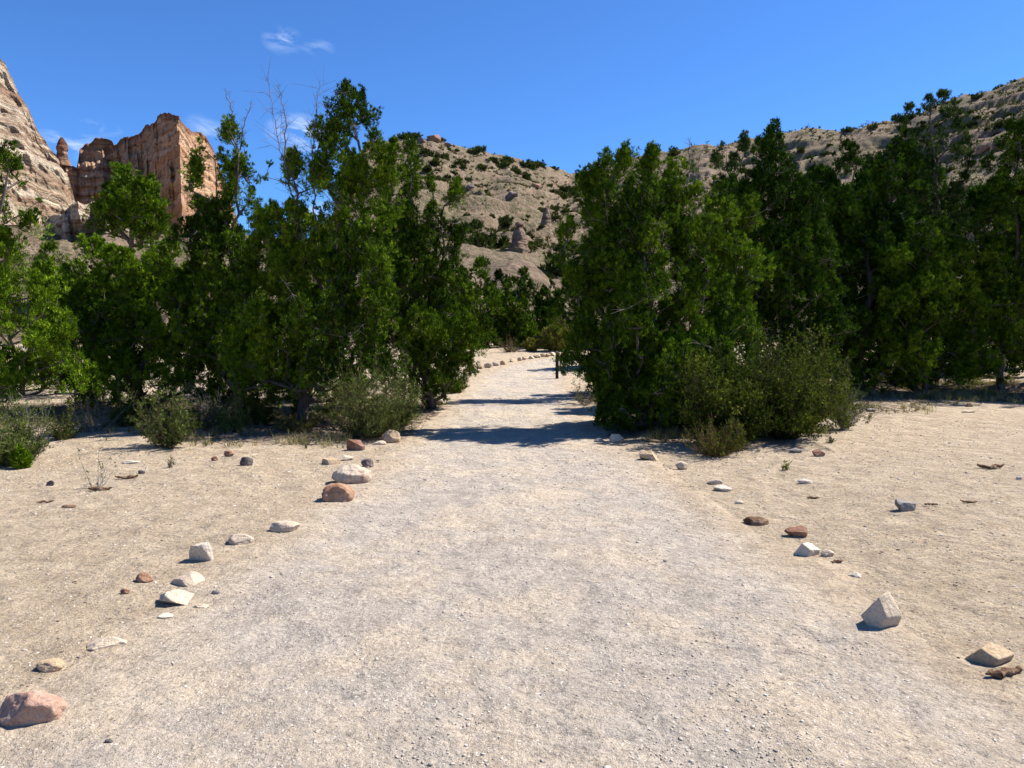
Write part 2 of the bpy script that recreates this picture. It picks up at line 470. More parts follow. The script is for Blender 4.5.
# path: strip along a centre line
cl = np.array([[.06, -4], [.06, 1], [.06, 4], [.0, 6], [.02, 8], [-.05, 11], [0.0, 14], [.1, 18], [.35, 21.5], [1.0, 24.5], [2.3, 26.6], [4.4, 27.7], [7.5, 28.2], [12, 28.6]])
t = np.concatenate([[0], np.cumsum(np.linalg.norm(np.diff(cl, axis=0), axis=1))])
tt = np.linspace(0, t[-1], 460)
def smooth(a, n=9):
    k = np.ones(n) / n
    return np.convolve(np.pad(a, n // 2, 'edge'), k, 'valid')
cx, cy = smooth(np.interp(tt, t, cl[:, 0]), 21), smooth(np.interp(tt, t, cl[:, 1]), 21)
tx, ty = np.gradient(cx), np.gradient(cy); ln = np.hypot(tx, ty); tx /= ln; ty /= ln
hw = np.interp(cy, [-4, 3, 5, 8, 11, 14, 18, 22, 26], [2.6, 2.5, 2.35, 2.05, 1.8, 1.75, 1.65, 1.6, 1.6])
q = np.linspace(-1, 1, 65)
Xp = cx[:, None] + ty[:, None] * q[None] * hw[:, None]
Yp = cy[:, None] - tx[:, None] * q[None] * hw[:, None]
edge = (1 - np.abs(q))[None, :] * hw[:, None] / 1.2
jag = .25 * fbm(Xp * 1.4, Yp * 1.4, 0, 3, 63)
Zp = gz(Xp, Yp) - .026 + .034 * sstep(0.03, .28, edge + jag * .5) + .003 * fbm(Xp * 3, Yp * 3, 0, 2, 88)
me = make_mesh("path", np.stack([Xp, Yp, Zp], -1).reshape(-1, 3), grid_faces(len(tt), len(q)), {'edge': np.clip(edge, 0, 1).ravel()}, True)
# faces must look up
tag(link("path", me, M_path), kind='structure')

# ---------------------------------------------------------------- hills
us = np.concatenate([np.linspace(-900, 60, 60, endpoint=False), np.linspace(60, 1100, 620, endpoint=False), np.linspace(1100, 1900, 70)])
yr = np.concatenate([np.linspace(34, 60, 60, endpoint=False), np.linspace(60, 200, 330, endpoint=False), np.linspace(200, 420, 30)])
U, Yh = np.meshgrid((us - 512) / FP, yr)
Xh = U * Yh
Zh = hill_z(Xh, Yh)
me = make_mesh("hillside", np.stack([Xh, Yh, Zh], -1).reshape(-1, 3), grid_faces(len(yr), len(us)), None, False)
tag(link("hillside", me, M_hill), kind='structure')

# ---------------------------------------------------------------- cliffs
def cliff(name, prof, depth, zfoot, mat, seed, lean=.28, butt=2.4, bscale=.11, capt=2.5, ncol=420, nrow=170, jag=1.0, rough=1.0, ledge=1.0):
    prof = np.array(prof, float); depth = np.array(depth, float)
    cols = np.linspace(prof[0, 0], prof[-1, 0], ncol)
    py = np.interp(cols, prof[:, 0], prof[:, 1]) + jag * 1.6 * fbm(cols * .11, 1.0, 0, 3, seed + 3)
    D = np.interp(cols, depth[:, 0], depth[:, 1])
    u = (cols - 512) / FP
    zt = CAMH + D * np.tan(np.arctan((384 - py) / FP) - PIT)
    zt = np.maximum(zt, zfoot + .5)
    T = np.linspace(0, 1, nrow)[:, None] ** .9
    Zc = zfoot + T * (zt - zfoot)[None]
    H = (zt[None] - Zc)
    dep = D[None] - lean * H - .35 * np.clip(H - 14, 0, None)
    Xc = u[None] * D[None]
    wx = .5 * fbm(Xc * .08, Zc * .05, 0, 3, seed + 9)
    b = ridged((Xc + wx * 6) * bscale, Zc * .018, 0, 3, seed) - .9
    fl = fbm(Xc * .5 + Zc * .02, Zc * .06, 0, 4, seed + 5)
    fade = sstep(0, 3.5, H)
    dep = dep - butt * b * (.25 + .75 * fade) - 1.5 * fl * (.3 + .7 * fade) - rough * (.9 * ridged(Xc * .33 + .2 * wx, dep * .33, Zc * .05, 3, seed + 60) - .5)
    led = vnoise(Zc * .55 + .5 * wx, Xc * .02, 0, seed + 21) + .6 * vnoise(Zc * 1.4, Xc * .03, 0, seed + 22)
    dep = dep - ledge * led - .55 * fbm(Xc * .7, dep * .5, Zc * .9, 4, seed + 30) - .8 * (sstep(.35, .5, vnoise(Zc * .3 + wx, .5, 0, seed + 61)))
    # cap rock overhangs slightly
    dep = dep - .7 * sstep(2.4, .8, H) * (vnoise(Xc * .3, 0, 0, seed + 40) > -.1)
    Xf = u[None] * dep
    cap = np.clip(1 - H / capt, 0, 1) * 1.0
    V = [np.stack([Xf, dep, Zc], -1)]; C = [cap]
    for k, (bd, dz) in enumerate(((1.5, .1), (5, .6), (11, 3), (18, 10), (24, 30))):
        d2 = D + bd + dep[-1] - D
        z2 = np.maximum(zt - dz + .3 * fbm(cols * .1 + k * 7, 0, 0, 3, seed + 50), -1)
        V.append(np.stack([u * d2, d2, z2], -1)[None]); C.append(np.ones((1, ncol)) * .9)
    V = np.concatenate(V, 0); C = np.concatenate(C, 0)
    me = make_mesh(name, V.reshape(-1, 3), grid_faces(V.shape[0], ncol), {'cap': C.ravel()}, False)
    return tag(link(name, me, mat), kind='structure')

cliff("cliff", [(-520, -60), (-300, -30), (-160, 10), (-60, 28), (-10, 42), (2, 47), (10, 55), (18, 66), (28, 88), (40, 114), (46, 130), (54, 145), (60, 154), (66, 160), (74, 175), (82, 205), (92, 228), (112, 262)],
      [(-520, 66), (-60, 82), (0, 88), (40, 93), (70, 98), (112, 107)], 2, M_cliff, 11, lean=.34, butt=3.4, bscale=.10, ncol=560, nrow=240, rough=.15, ledge=.5)
cliff("cliff", [(56, 205), (64, 172), (72, 166), (84, 172), (88, 150), (94, 144), (104, 141), (118, 143), (124, 146), (128, 140), (136, 137), (146, 132), (156, 124), (163, 120), (165, 113), (176, 111), (186, 115), (188, 122), (196, 129), (206, 132), (212, 137), (219, 150), (226, 172), (234, 198), (242, 226), (256, 255)],
      [(56, 122), (90, 124), (120, 125), (150, 113), (176, 100), (186, 98), (200, 107), (219, 118), (240, 128), (256, 134)], 4, M_cliff2, 41, lean=.2, butt=1.5, bscale=.13, capt=2.6, rough=.35)
# pale rounded fins at the foot of the cliffs
cliff("cliff", [(36, 244), (46, 230), (54, 219), (62, 213), (68, 214), (76, 206), (84, 202), (90, 206), (98, 205), (104, 203), (110, 209), (118, 211), (126, 220), (140, 232), (164, 246)],
      [(36, 84), (62, 79), (84, 76), (98, 79), (110, 77), (126, 81), (164, 86)], 3, cliff_mat("pale_tuff", .0, (1.25, 1.3, 1.32)), 77, lean=.3, butt=1.3, bscale=.42, ledge=.5, rough=.5, ncol=260, nrow=80)
cliff("cliff", [(186, 250), (196, 222), (206, 203), (214, 196), (222, 206), (232, 224), (246, 250)],
      [(186, 84), (214, 80), (246, 86)], 3, bpy.data.materials["pale_tuff"], 87, lean=.3, butt=1.0, bscale=.28, ncol=140, nrow=80)

def cone_rock(name, px, ptop, pbot, wpx, Y, mat, label, cat, seed, prof, cap=0.0, group=None):
    a, b = P(px, ptop, Y), P(px, pbot, Y)
    if name == 'tent_rock':
        Ys = np.linspace(55, 150, 1500); d = pix_dir(px, pbot)
        hit = CAMH + d[2] / d[1] * Ys < hill_z(d[0] / d[1] * Ys, Ys)
        Y = float(Ys[int(np.argmax(hit))]) + 1.0 if hit.any() else Y
        a, b = P(px, ptop, Y), P(px, pbot, Y); b[2] -= .9
    H = a[2] - b[2]; R = wpx / 2 * Y / FP
    n, m = 40, 36
    th = np.linspace(0, 2 * math.pi, n, endpoint=False)
    T = np.linspace(0, 1, m)
    rr = np.interp(T, [p[0] for p in prof], [p[1] for p in prof])
    TH, TT = np.meshgrid(th, T)
    Rr = rr[:, None] * R * (1 + .16 * fbm(np.cos(TH) * 1.6, np.sin(TH) * 1.6, TT * 3, 4, seed) + .07 * vnoise(TT * 14, 0, 0, seed + 2))
    V = np.stack([Rr * np.cos(TH), Rr * np.sin(TH), TT * H], -1).reshape(-1, 3)
    i = (np.arange(m - 1)[:, None] * n + np.arange(n)[None]).ravel()
    j = (np.arange(m - 1)[:, None] * n + (np.arange(n)[None] + 1) % n).ravel()
    F = np.stack([i, j, j + n, i + n], 1)
    top = np.arange(n)[None] + (m - 1) * n
    me = make_mesh(name, V, [F, top], {'cap': np.clip((TT - (1 - cap)) * 8, 0, 1).ravel()}, False)
    o = link(name, me, mat); o.location = tuple(b)
    return tag(o, label, cat, group)

cone_rock("hoodoo", 63, 137, 166, 10, 96, M_spire, "small reddish hoodoo spire standing on the saddle between the two cliffs", "rock spire", 5,
          [(0, 1.3), (.3, .95), (.5, .9), (.62, .95), (.75, .85), (.88, .55), (.96, .3), (1, .1)], .4)
cone_rock("tent_rock", 519, 221, 252, 30, 74, M_tent, "grey cone shaped tent rock rising above the pale mound on the hillside", "rock cone", 6,
          [(0, 1.0), (.2, .85), (.5, .56), (.75, .33), (.86, .2), (.87, .3), (.95, .26), (1, .08)], .14)
cone_rock("tent_rock", 546, 207, 226, 15, 90, M_tent, "smaller weathered tent rock higher up the slope behind the grey cone", "rock cone", 7,
          [(0, 1.0), (.3, .8), (.6, .6), (.8, .45), (.95, .3), (1, .1)], .3)

# ---------------------------------------------------------------- stones
def icosphere(sub):
    import bmesh
    bm = bmesh.new(); bmesh.ops.create_icosphere(bm, subdivisions=sub, radius=1)
    V = np.array([v.co[:] for v in bm.verts]); F = np.array([[v.index for v in f.verts] for f in bm.faces]); bm.free()
    return V, F
ICO4, ICO3, ICO1 = icosphere(5), icosphere(4), icosphere(1)

def rock_shape(seed, angular, ico=ICO4):
    rng = np.random.default_rng(seed)
    V = ico[0].copy()
    if angular >= 2:                      # a broken, slightly skewed block
        V = V / np.abs(V).max(1, keepdims=True) * .93 + V * .07
        V[:, 0] *= 1 - .16 * V[:, 2] + .1 * V[:, 1]; V[:, 1] *= 1 + .14 * V[:, 0]; V[:, 2] *= 1 - .18 * V[:, 0]
        f = fbm(V[:, 0] * 2.5 + seed, V[:, 1] * 2.5, V[:, 2] * 2.5, 5, seed)
        return V * (1 + .035 * f)[:, None]
    # intersect with random half spaces: planar facets
    n = int(7 + 4 * angular)
    for k in range(n):
        d = rng.normal(size=3); d /= np.linalg.norm(d)
        off = rng.uniform(.34, .72) if angular > .5 else rng.uniform(.66, .95)
        s = V @ d
        over = s > off
        V[over] -= ((s[over] - off) * (0.97))[:, None] * d
    r = 1 + (.05 if angular > .5 else .09) * fbm(V[:, 0] * 2 + seed, V[:, 1] * 2, V[:, 2] * 2, 4, seed) + .025 * fbm(V[:, 0] * 8 + seed, V[:, 1] * 8, V[:, 2] * 8, 3, seed + 3)
    V = V * r[:, None]
    V -= (V.max(0) + V.min(0)) / 2
    V /= (V.max(0) - V.min(0)) / 2
    return V

STM = {}
def smat(kind):
    if kind in STM: return STM[kind]
    base = dict(pink=((.42, .25, .18), .2, (.48, .40, .34), False), tan=((.46, .33, .20), .2, None, False), pale=((.56, .45, .33), .14, (.44, .34, .25), False),
                white=((.60, .51, .40), .1, None, False), red=((.24, .115, .07), .3, None, False), orange=((.34, .18, .105), .3, (.25, .13, .08), False),
                dark=((.085, .075, .075), .3, None, False), grey=((.24, .22, .20), .2, None, False), cream=((.60, .47, .34), .12, None, True),
                brown=((.15, .075, .035), .35, None, False), mixed=((.50, .40, .30), .2, (.26, .13, .09), False), purple=((.15, .105, .105), .3, None, False))[kind]
    STM[kind] = stone_mat(kind + "_stone", base[0], base[1], base[2], base[3])
    return STM[kind]

def stone(px, pyb, wpx, hpx, kind, ang, label, seed, sink=.25, depth=.85, rz=None, tilt=(0, 0), group=None, name="stone", cat="stone", ico=ICO4, pos=None):
    g = on_ground(px, pyb) if pos is None else pos
    sc = math.hypot(g[1], CAMH - g[2]) / FP
    w = wpx * sc
    va = math.atan2(CAMH - g[2], g[1])
    dpt = w * depth
    h = max((hpx * sc - dpt * math.sin(va)) / max(math.cos(va), .3), .35 * hpx * sc)
    hh = h / (1 - sink) / 2
    rng = np.random.default_rng(seed)
    V = rock_shape(seed, ang, ico)
    a = rng.uniform(0, 6.28) if rz is None else rz
    # turn the raw shape before the box fit so each one differs
    if ang >= 2: a = .75
    V = V @ np.array([[math.cos(a), -math.sin(a), 0], [math.sin(a), math.cos(a), 0], [0, 0, 1]])
    tx_, ty_ = tilt
    Rx = np.array([[1, 0, 0], [0, math.cos(tx_), -math.sin(tx_)], [0, math.sin(tx_), math.cos(tx_)]])
    Ry = np.array([[math.cos(ty_), 0, math.sin(ty_)], [0, 1, 0], [-math.sin(ty_), 0, math.cos(ty_)]])
    V = V @ Rx.T @ Ry.T
    V -= (V.max(0) + V.min(0)) / 2; V /= (V.max(0) - V.min(0)) / 2
    V = V * np.array([w / 2, dpt / 2, hh])
    me = make_mesh(name, V + np.array([0, 0, hh * (1 - 2 * sink)]), ico[1], None, ang < .5)
    o = link(name, me, smat(kind)); o.location = (g[0], g[1] + dpt * .45, float(gz(g[0], g[1] + dpt * .45)) if pos is None else g[2])
    return tag(o, label, cat, group)

ST = [
 (20, 731, 58, 44, 'pink', .15, "large smooth pinkish boulder at the lower left corner beside the path"),
 (45, 673, 26, 16, 'tan', .5, "small tan stone just above the large pinkish boulder"),
 (102, 652, 40, 19, 'pale', .6, "pale flat stone with a dark left end, between the tan stone and the triangular slab"),
 (169, 608, 34, 20, 'pale', .8, "pale triangular slab lying flat at the left edge of the path"),
 (163, 621, 17, 8, 'white', .6, "small white flat stone just below the triangular slab"),
 (182, 588, 32, 17, 'cream', .6, "cream stone with a banded side, touching the path edge above the triangular slab"),
 (142, 583, 17, 12, 'orange', .2, "small round reddish stone on the sand left of the banded cream stone"),
 (124, 595, 9, 6, 'red', .4, "tiny dull red stone on sand below the small round reddish stone"),
 (198, 563, 25, 23, 'white', .8, "white stone with an upright pointed top at the left path edge"),
 (238, 545, 26, 13, 'mixed', .4, "pinkish white stone with a dark red left end"),
 (282, 534, 29, 15, 'cream', .5, "cream layered stone below the orange brown boulder"),
 (335, 503, 34, 23, 'orange', .3, "rounded orange brown boulder at the left edge of the path"),
 (349, 485, 40, 24, 'mixed', .2, "pale topped boulder with a brown underside, behind the orange brown boulder"),
 (330, 465, 20, 8, 'tan', 2, "flat tan slab just above the pale topped boulder"),
 (344, 461, 19, 7, 'cream', .7, "thin cream slab behind the flat tan slab"),
 (367, 468, 13, 10, 'purple', .5, "dark purple grey stone at the upper right of the pale topped boulder"),
 (355, 451, 19, 13, 'red', .8, "angular reddish brown stone in front of the grey green bush"),
 (391, 443, 18, 14, 'tan', .5, "yellowish tan stone where the grey green bush meets the path"),
 (379, 445, 14, 5, 'pale', .6, "thin pale stone flat on the sand left of the yellowish tan stone"),
 (245, 466, 13, 10, 'dark', .1, "round dark grey cobble alone on the sand left of the path"),
 (228, 457, 10, 7, 'orange', .6, "small pale orange stone up and left of the dark grey cobble"),
 (214, 461, 7, 5, 'red', .5, "tiny red stone left of the small pale orange stone"),
 (439, 405, 13, 7, 'cream', .4, "lone pale stone at the left path edge beside the tree shadows"),
 (200, 610, 14, 6, 'cream', .5, "little cream chip inside the path right of the triangular slab"),
 (887, 632, 37, 39, 'pale', 2, "pale angular block standing tilted at the right edge of the path"),
 (998, 668, 46, 27, 'tan', 2, "long pale wedge shaped stone at the right edge of the picture"),
 (810, 557, 27, 17, 'white', 2, "cube like stone with a dark left face and white right face"),
 (829, 557, 13, 8, 'cream', .5, "small peach coloured stone touching the right of the cube like stone"),
 (799, 538, 22, 13, 'red', .9, "dark red pointed stone behind the cube like stone"),
 (759, 526, 25, 11, 'brown', .3, "lumpy dark brown stone at the right path edge"),
 (716, 485, 15, 7, 'mixed', .6, "small two toned stone with white tip on the right path edge"),
 (724, 492, 19, 8, 'white', .5, "flat whitish grey stone just below the small two toned stone"),
 (740, 504, 9, 4, 'white', .4, "tiny white chip below the flat whitish grey stone"),
 (683, 470, 14, 10, 'cream', .8, "small cream stone right of the tan stone on the right path edge"),
 (650, 461, 21, 12, 'tan', .6, "tan stone at the right path edge below the large juniper"),
 (617, 443, 14, 10, 'pale', .8, "pale stone at the edge of the juniper shadow on the path"),
 (600, 443, 12, 5, 'grey', .5, "low grey stone in shade left of the pale stone at the shadow edge"),
 (908, 512, 19, 13, 'grey', .8, "grey stone with a dark left face, alone on the right sand"),
 (820, 457, 13, 8, 'red', .7, "dark reddish stone on the sand right of the olive shrub"),
 (806, 484, 15, 6, 'white', .3, "white flat stone on sand between the dark reddish stone and the path"),
 (797, 453, 14, 5, 'grey', .5, "flat grey stone left of the dark reddish stone"),
 (857, 578, 13, 7, 'white', .5, "white sliver of stone above the pale angular block"),
 (1020, 480, 7, 4, 'white', .4, "tiny white stone at the right picture edge"),
 (970, 407, 8, 4, 'brown', .5, "small brown stone on the far right sand near the tree shade"),
 (970, 413, 14, 3, 'pale', .5, "thin pale stone on sand just below the small brown stone at far right"),
 (872, 412, 10, 4, 'grey', .4, "small grey stone right of the olive shrub"),
 (990, 384, 20, 5, 'pale', .5, "pale low stone at the edge of the tree shade on the right"),
 (50, 486, 8, 6, 'purple', .7, "small dark stone left of the bare twiggy plant"),
 (141, 474, 7, 4, 'dark', .5, "small black stone right of the bare twiggy plant"),
 (67, 508, 14, 4, 'brown', .5, "flat brown stone below the bare twiggy plant"),
 (129, 464, 18, 4, 'white', .4, "flat pale stone on sand in front of the bare shaded brush"),
 (215, 596, 9, 5, 'grey', .5, "small grey stone on the path beside the little cream chip"),
 (108, 747, 7, 6, 'dark', .6, "small black stone on the gravel near the lower left boulder"),
]
tilts = {25: (.55, .5), 26: (.35, .28), 27: (.2, .35), 9: (0, .3), 29: (0, .3)}
for i, (px, py, w, h, kind, ang, lab) in enumerate(ST):
    tl = tilts.get(i + 1, (0, 0))
    stone(px, py, w, h, kind, ang, lab, 100 + i, tilt=tl, ico=ICO4 if w > 15 else ICO3, depth=.5 if h < 7 else .66)
# kerb of stones round the far bend of the path
rng = np.random.default_rng(5)
kerb = [(466, 373), (474, 371), (481, 370), (488, 369), (496, 367), (503, 366), (513, 363), (519, 362), (524, 361), (531, 360), (537, 359), (542, 358), (548, 358), (553, 357), (558, 356), (564, 356), (570, 355), (576, 354)]
for i, (px, py) in enumerate(kerb):
    stone(px + rng.uniform(-1, 1), py - 1, rng.uniform(5, 8.5), rng.uniform(3, 5), ['tan', 'cream', 'tan', 'pale', 'mixed', 'tan'][i % 6], rng.uniform(.2, .9), "one of the small stones lined along the far bend of the path", 300 + i,
          group="stones edging the far bend of the path", ico=ICO3)

# ---------------------------------------------------------------- loose grit and pebbles (uncountable)
def scatter_blobs(name, pts, sizes, mats, seed, flat=.55, kind_obj='gravel'):
    rng = np.random.default_rng(seed)
    V0, F0 = ICO1
    n = len(pts)
    jit = 1 + .28 * rng.normal(size=(n, len(V0), 1)).clip(-1, 1)
    a = rng.uniform(0, 6.28, n); ca, sa = np.cos(a), np.sin(a)
    S = np.stack([sizes * rng.uniform(.8, 1.5, n), sizes * rng.uniform(.6, 1.1, n), sizes * flat * rng.uniform(.6, 1.1, n)], 1)
    W = V0[None] * jit * S[:, None, :]
    R = np.stack([W[..., 0] * ca[:, None] - W[..., 1] * sa[:, None], W[..., 0] * sa[:, None] + W[..., 1] * ca[:, None], W[..., 2]], -1)
    V = (R + pts[:, None, :]).reshape(-1, 3)
    F = (F0[None] + (np.arange(n) * len(V0))[:, None, None]).reshape(-1, 3)
    tint = np.repeat(rng.uniform(0, 1, n), len(V0))
    me = make_mesh(name, V, F, {'tint': tint}, False)
    o = link(name, me, mats); return tag(o, kind='stuff')

def grit_mat(name, stops):
    m, nt, b = new_mat(name, .95)
    at = nt.nodes.new('ShaderNodeAttribute'); at.attribute_name = 'tint'
    nt.links.new(ramp(nt, at.outputs['Fac'], stops), b.inputs['Base Color']); return m
M_grit = grit_mat("gravel_grit", [(0, (.20, .17, .15)), (.3, (.36, .31, .26)), (.7, (.46, .39, .31)), (.93, (.56, .49, .41)), (1, (.68, .63, .56))])
M_lit = grit_mat("bark_litter", [(0, (.05, .035, .025)), (.5, (.13, .09, .06)), (1, (.30, .23, .16))])
rng = np.random.default_rng(9)
n = 30000
yy = 2.3 + 11 * rng.uniform(0, 1, n) ** 1.7
xx = rng.uniform(-1, 1, n) * (yy * .72 + .4)
sz = .0026 + .006 * rng.uniform(0, 1, n) ** 5 + .008 * rng.uniform(0, 1, n) ** 40
sz *= np.clip(yy / 4.5, 1, 2.0)
# path crossfall zone gets more
pts = np.stack([xx, yy, gz(xx, yy) + .008 * (np.abs(xx) < 1.9)], 1)
scatter_blobs("gravel", pts, sz, M_grit, 4)
n = 6500
yy = 3.0 + 14 * rng.uniform(0, 1, n) ** 1.2
xx = rng.uniform(-1, 1, n) * yy * .75
keep = (np.abs(xx) > 1.7 + .4 * rng.uniform(0, 1, n))
xx, yy = xx[keep], yy[keep]
sz = .004 + .011 * rng.uniform(0, 1, len(xx)) ** 5
scatter_blobs("plant_debris", np.stack([xx, yy, gz(xx, yy)], 1), sz, M_lit, 6, .35)
# bark, needles and dead twigs under the trees
px_, py_ = [], []
for (bx, by, r) in TREE_BASES:
    k = int(520 * r)
    a = rng.uniform(0, 6.28, k); d = r * 1.05 * rng.uniform(0, 1, k) ** .6
    px_.append(bx + d * np.cos(a)); py_.append(by + d * np.sin(a) * .75)
xx, yy = np.concatenate(px_), np.concatenate(py_)
k2 = np.abs(xx - .0) > 1.55
xx, yy = xx[k2], yy[k2]
L = rng.uniform(.03, .22, len(xx)); a = rng.uniform(0, 6.28, len(xx))
g0 = gz(xx, yy) + .006
P0 = np.stack([xx, yy, g0], 1); P1 = P0 + np.stack([np.cos(a) * L, np.sin(a) * L, rng.uniform(0, .05, len(xx))], 1)
V, F = tubes(P0, P1, rng.uniform(.002, .008, len(xx)), np.full(len(xx), .002), 4)
me = make_mesh("leaf_litter", V, F, {'tint': np.repeat(rng.uniform(0, 1, len(xx)), 8)})
tag(link("leaf_litter", me, M_lit), kind='stuff')

# ---------------------------------------------------------------- foliage
def blades(C, rad, per, length, width, rng, up=.6, axis_c=None, tint=None, elong=1.25, tuft=6, spread=.9):
    """C: clump centres (n,3); rad: clump radii; tufts in each clump, `per` blades in each tuft"""
    n = len(C)
    T = rng.normal(size=(n, tuft, 3)); T /= np.linalg.norm(T, axis=2, keepdims=True)
    T *= rng.uniform(.25, 1.0, (n, tuft, 1)) ** .6
    T[..., 2] *= elong
    tc_ = C[:, None] + T * rad[:, None, None]
    td = T.copy(); td[..., 2] += up
    if axis_c is not None:
        o = C - axis_c; o /= np.linalg.norm(o, axis=1, keepdims=True) + 1e-6
        td += o[:, None] * .6
    td /= np.linalg.norm(td, axis=2, keepdims=True) + 1e-6
    d = td[:, :, None] + rng.normal(size=(n, tuft, per, 3)) * spread * .62
    d /= np.linalg.norm(d, axis=3, keepdims=True) + 1e-6
    s = tc_[:, :, None] + rng.normal(size=(n, tuft, per, 3)) * (rad[:, None, None, None] * .16)
    Ln = length * rng.uniform(.6, 1.3, (n, tuft, per, 1))
    side = np.cross(d, rng.normal(size=d.shape)); side /= np.linalg.norm(side, axis=3, keepdims=True) + 1e-6
    Wd = width * rng.uniform(.7, 1.2, (n, tuft, per, 1))
    a = s - side * Wd * .5; b = s + side * Wd * .5
    e = s + d * Ln
    V = np.stack([a, b, e], 3).reshape(-1, 3)
    N = n * tuft * per
    F = np.arange(N)[:, None] * 3 + np.arange(3)[None]
    if tint is None: tint = rng.uniform(0, 1, n)
    tn = np.clip(tint[:, None, None] + rng.normal(size=(n, tuft, 1)) * .22 + rng.normal(size=(n, tuft, per)) * .08, 0, 1)
    return V, F, np.repeat(tn.ravel(), 3)

def grow(base, trunk, C, rng, tip=.006, step=.3):
    """join clump centres to the trunk polylines; returns edges with pipe-model radii"""
    N = [np.array(base, float)]; par = [-1]; pl = [0.0]
    def seg(j, q, st, jit=.03):
        d = np.linalg.norm(q - N[j]); k = max(1, int(d / st))
        p0 = N[j].copy(); off = rng.normal(size=3) * d * .07
        for i in range(1, k + 1):
            t_ = i / k
            p = p0 + (q - p0) * t_ + off * math.sin(t_ * math.pi) + (rng.normal(size=3) * jit if i < k else 0)
            N.append(p); par.append(j); pl.append(pl[j] + np.linalg.norm(p - N[j])); j = len(N) - 1
        return j
    for line in trunk:
        # begin at the nearest existing node
        d = np.linalg.norm(np.array(N) - line[0], axis=1); j = int(np.argmin(d))
        for q in line: j = seg(j, np.array(q, float), step)
    order = np.argsort(np.linalg.norm(C - np.array(base), axis=1))
    for ci in order:
        c = C[ci]; A = np.array(N); L_ = np.array(pl)
        d = np.linalg.norm(A - c, axis=1)
        cost = d + .18 * L_ + 1.1 * np.maximum(0, A[:, 2] - c[2] + .05) + .25 * (d < .05)
        j = int(np.argmin(cost))
        seg(j, c, step * 1.1, .022)
    N = np.array(N); par = np.array(par)
    R = np.zeros(len(N)); acc = np.zeros(len(N)); ex = 2.35
    for i in range(len(N) - 1, -1, -1):
        R[i] = max(tip, acc[i] ** (1 / ex))
        if par[i] >= 0: acc[par[i]] += R[i] ** ex
    return N, par, R

def plume_samples(plumes, Yb, rng, dens, basez, cr_=.15):
    """plumes in picture terms (px, top, bottom, half width px, depth offset m) turned into metres at the tree's distance"""
    C, A, RS = [], [], []
    for pl_ in plumes:
        px, pt, pb, hwid, dy = pl_[:5]
        rnd = len(pl_) > 5
        Yp_ = Yb + dy
        a, b = P(px, pb, Yp_), P(px, pt + 7, Yp_)
        H = b[2] - a[2]; R = hwid * Yp_ / FP
        k = max(6, int(dens * (.105 / .135 * 1.75 if cr_ < .12 else 1) * ((R ** 1.7) * H * 3.8 + .42 * H) + 6))
        m = max(3, k // 9)                      # boughs, each with a handful of clumps
        t_ = rng.uniform(0, .97, m) ** .85
        prof = np.sqrt(np.clip(1 - (2 * t_ - 1) ** 2, .05, 1)) if rnd else np.minimum(1, (t_ / .15) ** .5) * (1 - t_ ** 2.6) ** .62
        rr = R * prof * rng.uniform(.0, 1, m) ** .40 * (1 + .28 * rng.normal(size=m).clip(-1, 1.2))
        th = rng.uniform(0, 6.28, m)
        c0 = np.stack([a[0] + rr * np.cos(th), Yp_ + rr * np.sin(th), a[2] + t_ * H], 1)
        pick = rng.integers(0, m, k); pick[:m] = np.arange(m)
        br = min(.24, .4 * R + .05) * max(.8, cr_ / .15)
        tb = rng.uniform(0, 1, k)               # each bough is a small upright flame
        c = c0[pick] + rng.normal(size=(k, 3)) * np.array([1, 1, .25]) * (br * (.08 + .62 * (1 - tb) ** 1.2))[:, None]
        c[:, 2] += (tb - .4) * br * 2.5
        c[:, 2] = np.minimum(c[:, 2], b[2] + .05)
        out_ = c0[pick] - np.array([a[0], Yp_, 0]); out_[:, 2] = 0
        c += out_ / (np.linalg.norm(out_, axis=1, keepdims=True) + .2) * br * rng.uniform(-.5, .6, (k, 1)) * (1 - tb[:, None] * .7)
        # the tip itself
        c[:2] = np.array([[a[0], Yp_, b[2] - .05], [a[0], Yp_, b[2] - .22]]) + rng.normal(size=(2, 3)) * .03
        c[:, 2] = np.maximum(c[:, 2], basez + .12)
        ax = np.stack([np.full(k, a[0]), np.full(k, Yp_), np.minimum(c[:, 2], b[2]) - .3 * R], 1)
        RS.append(1.2 - .62 * tb); RS[-1][:2] = [.45, .65]
        C.append(c); A.append(ax)
    return np.concatenate(C), np.concatenate(A), np.concatenate(RS)

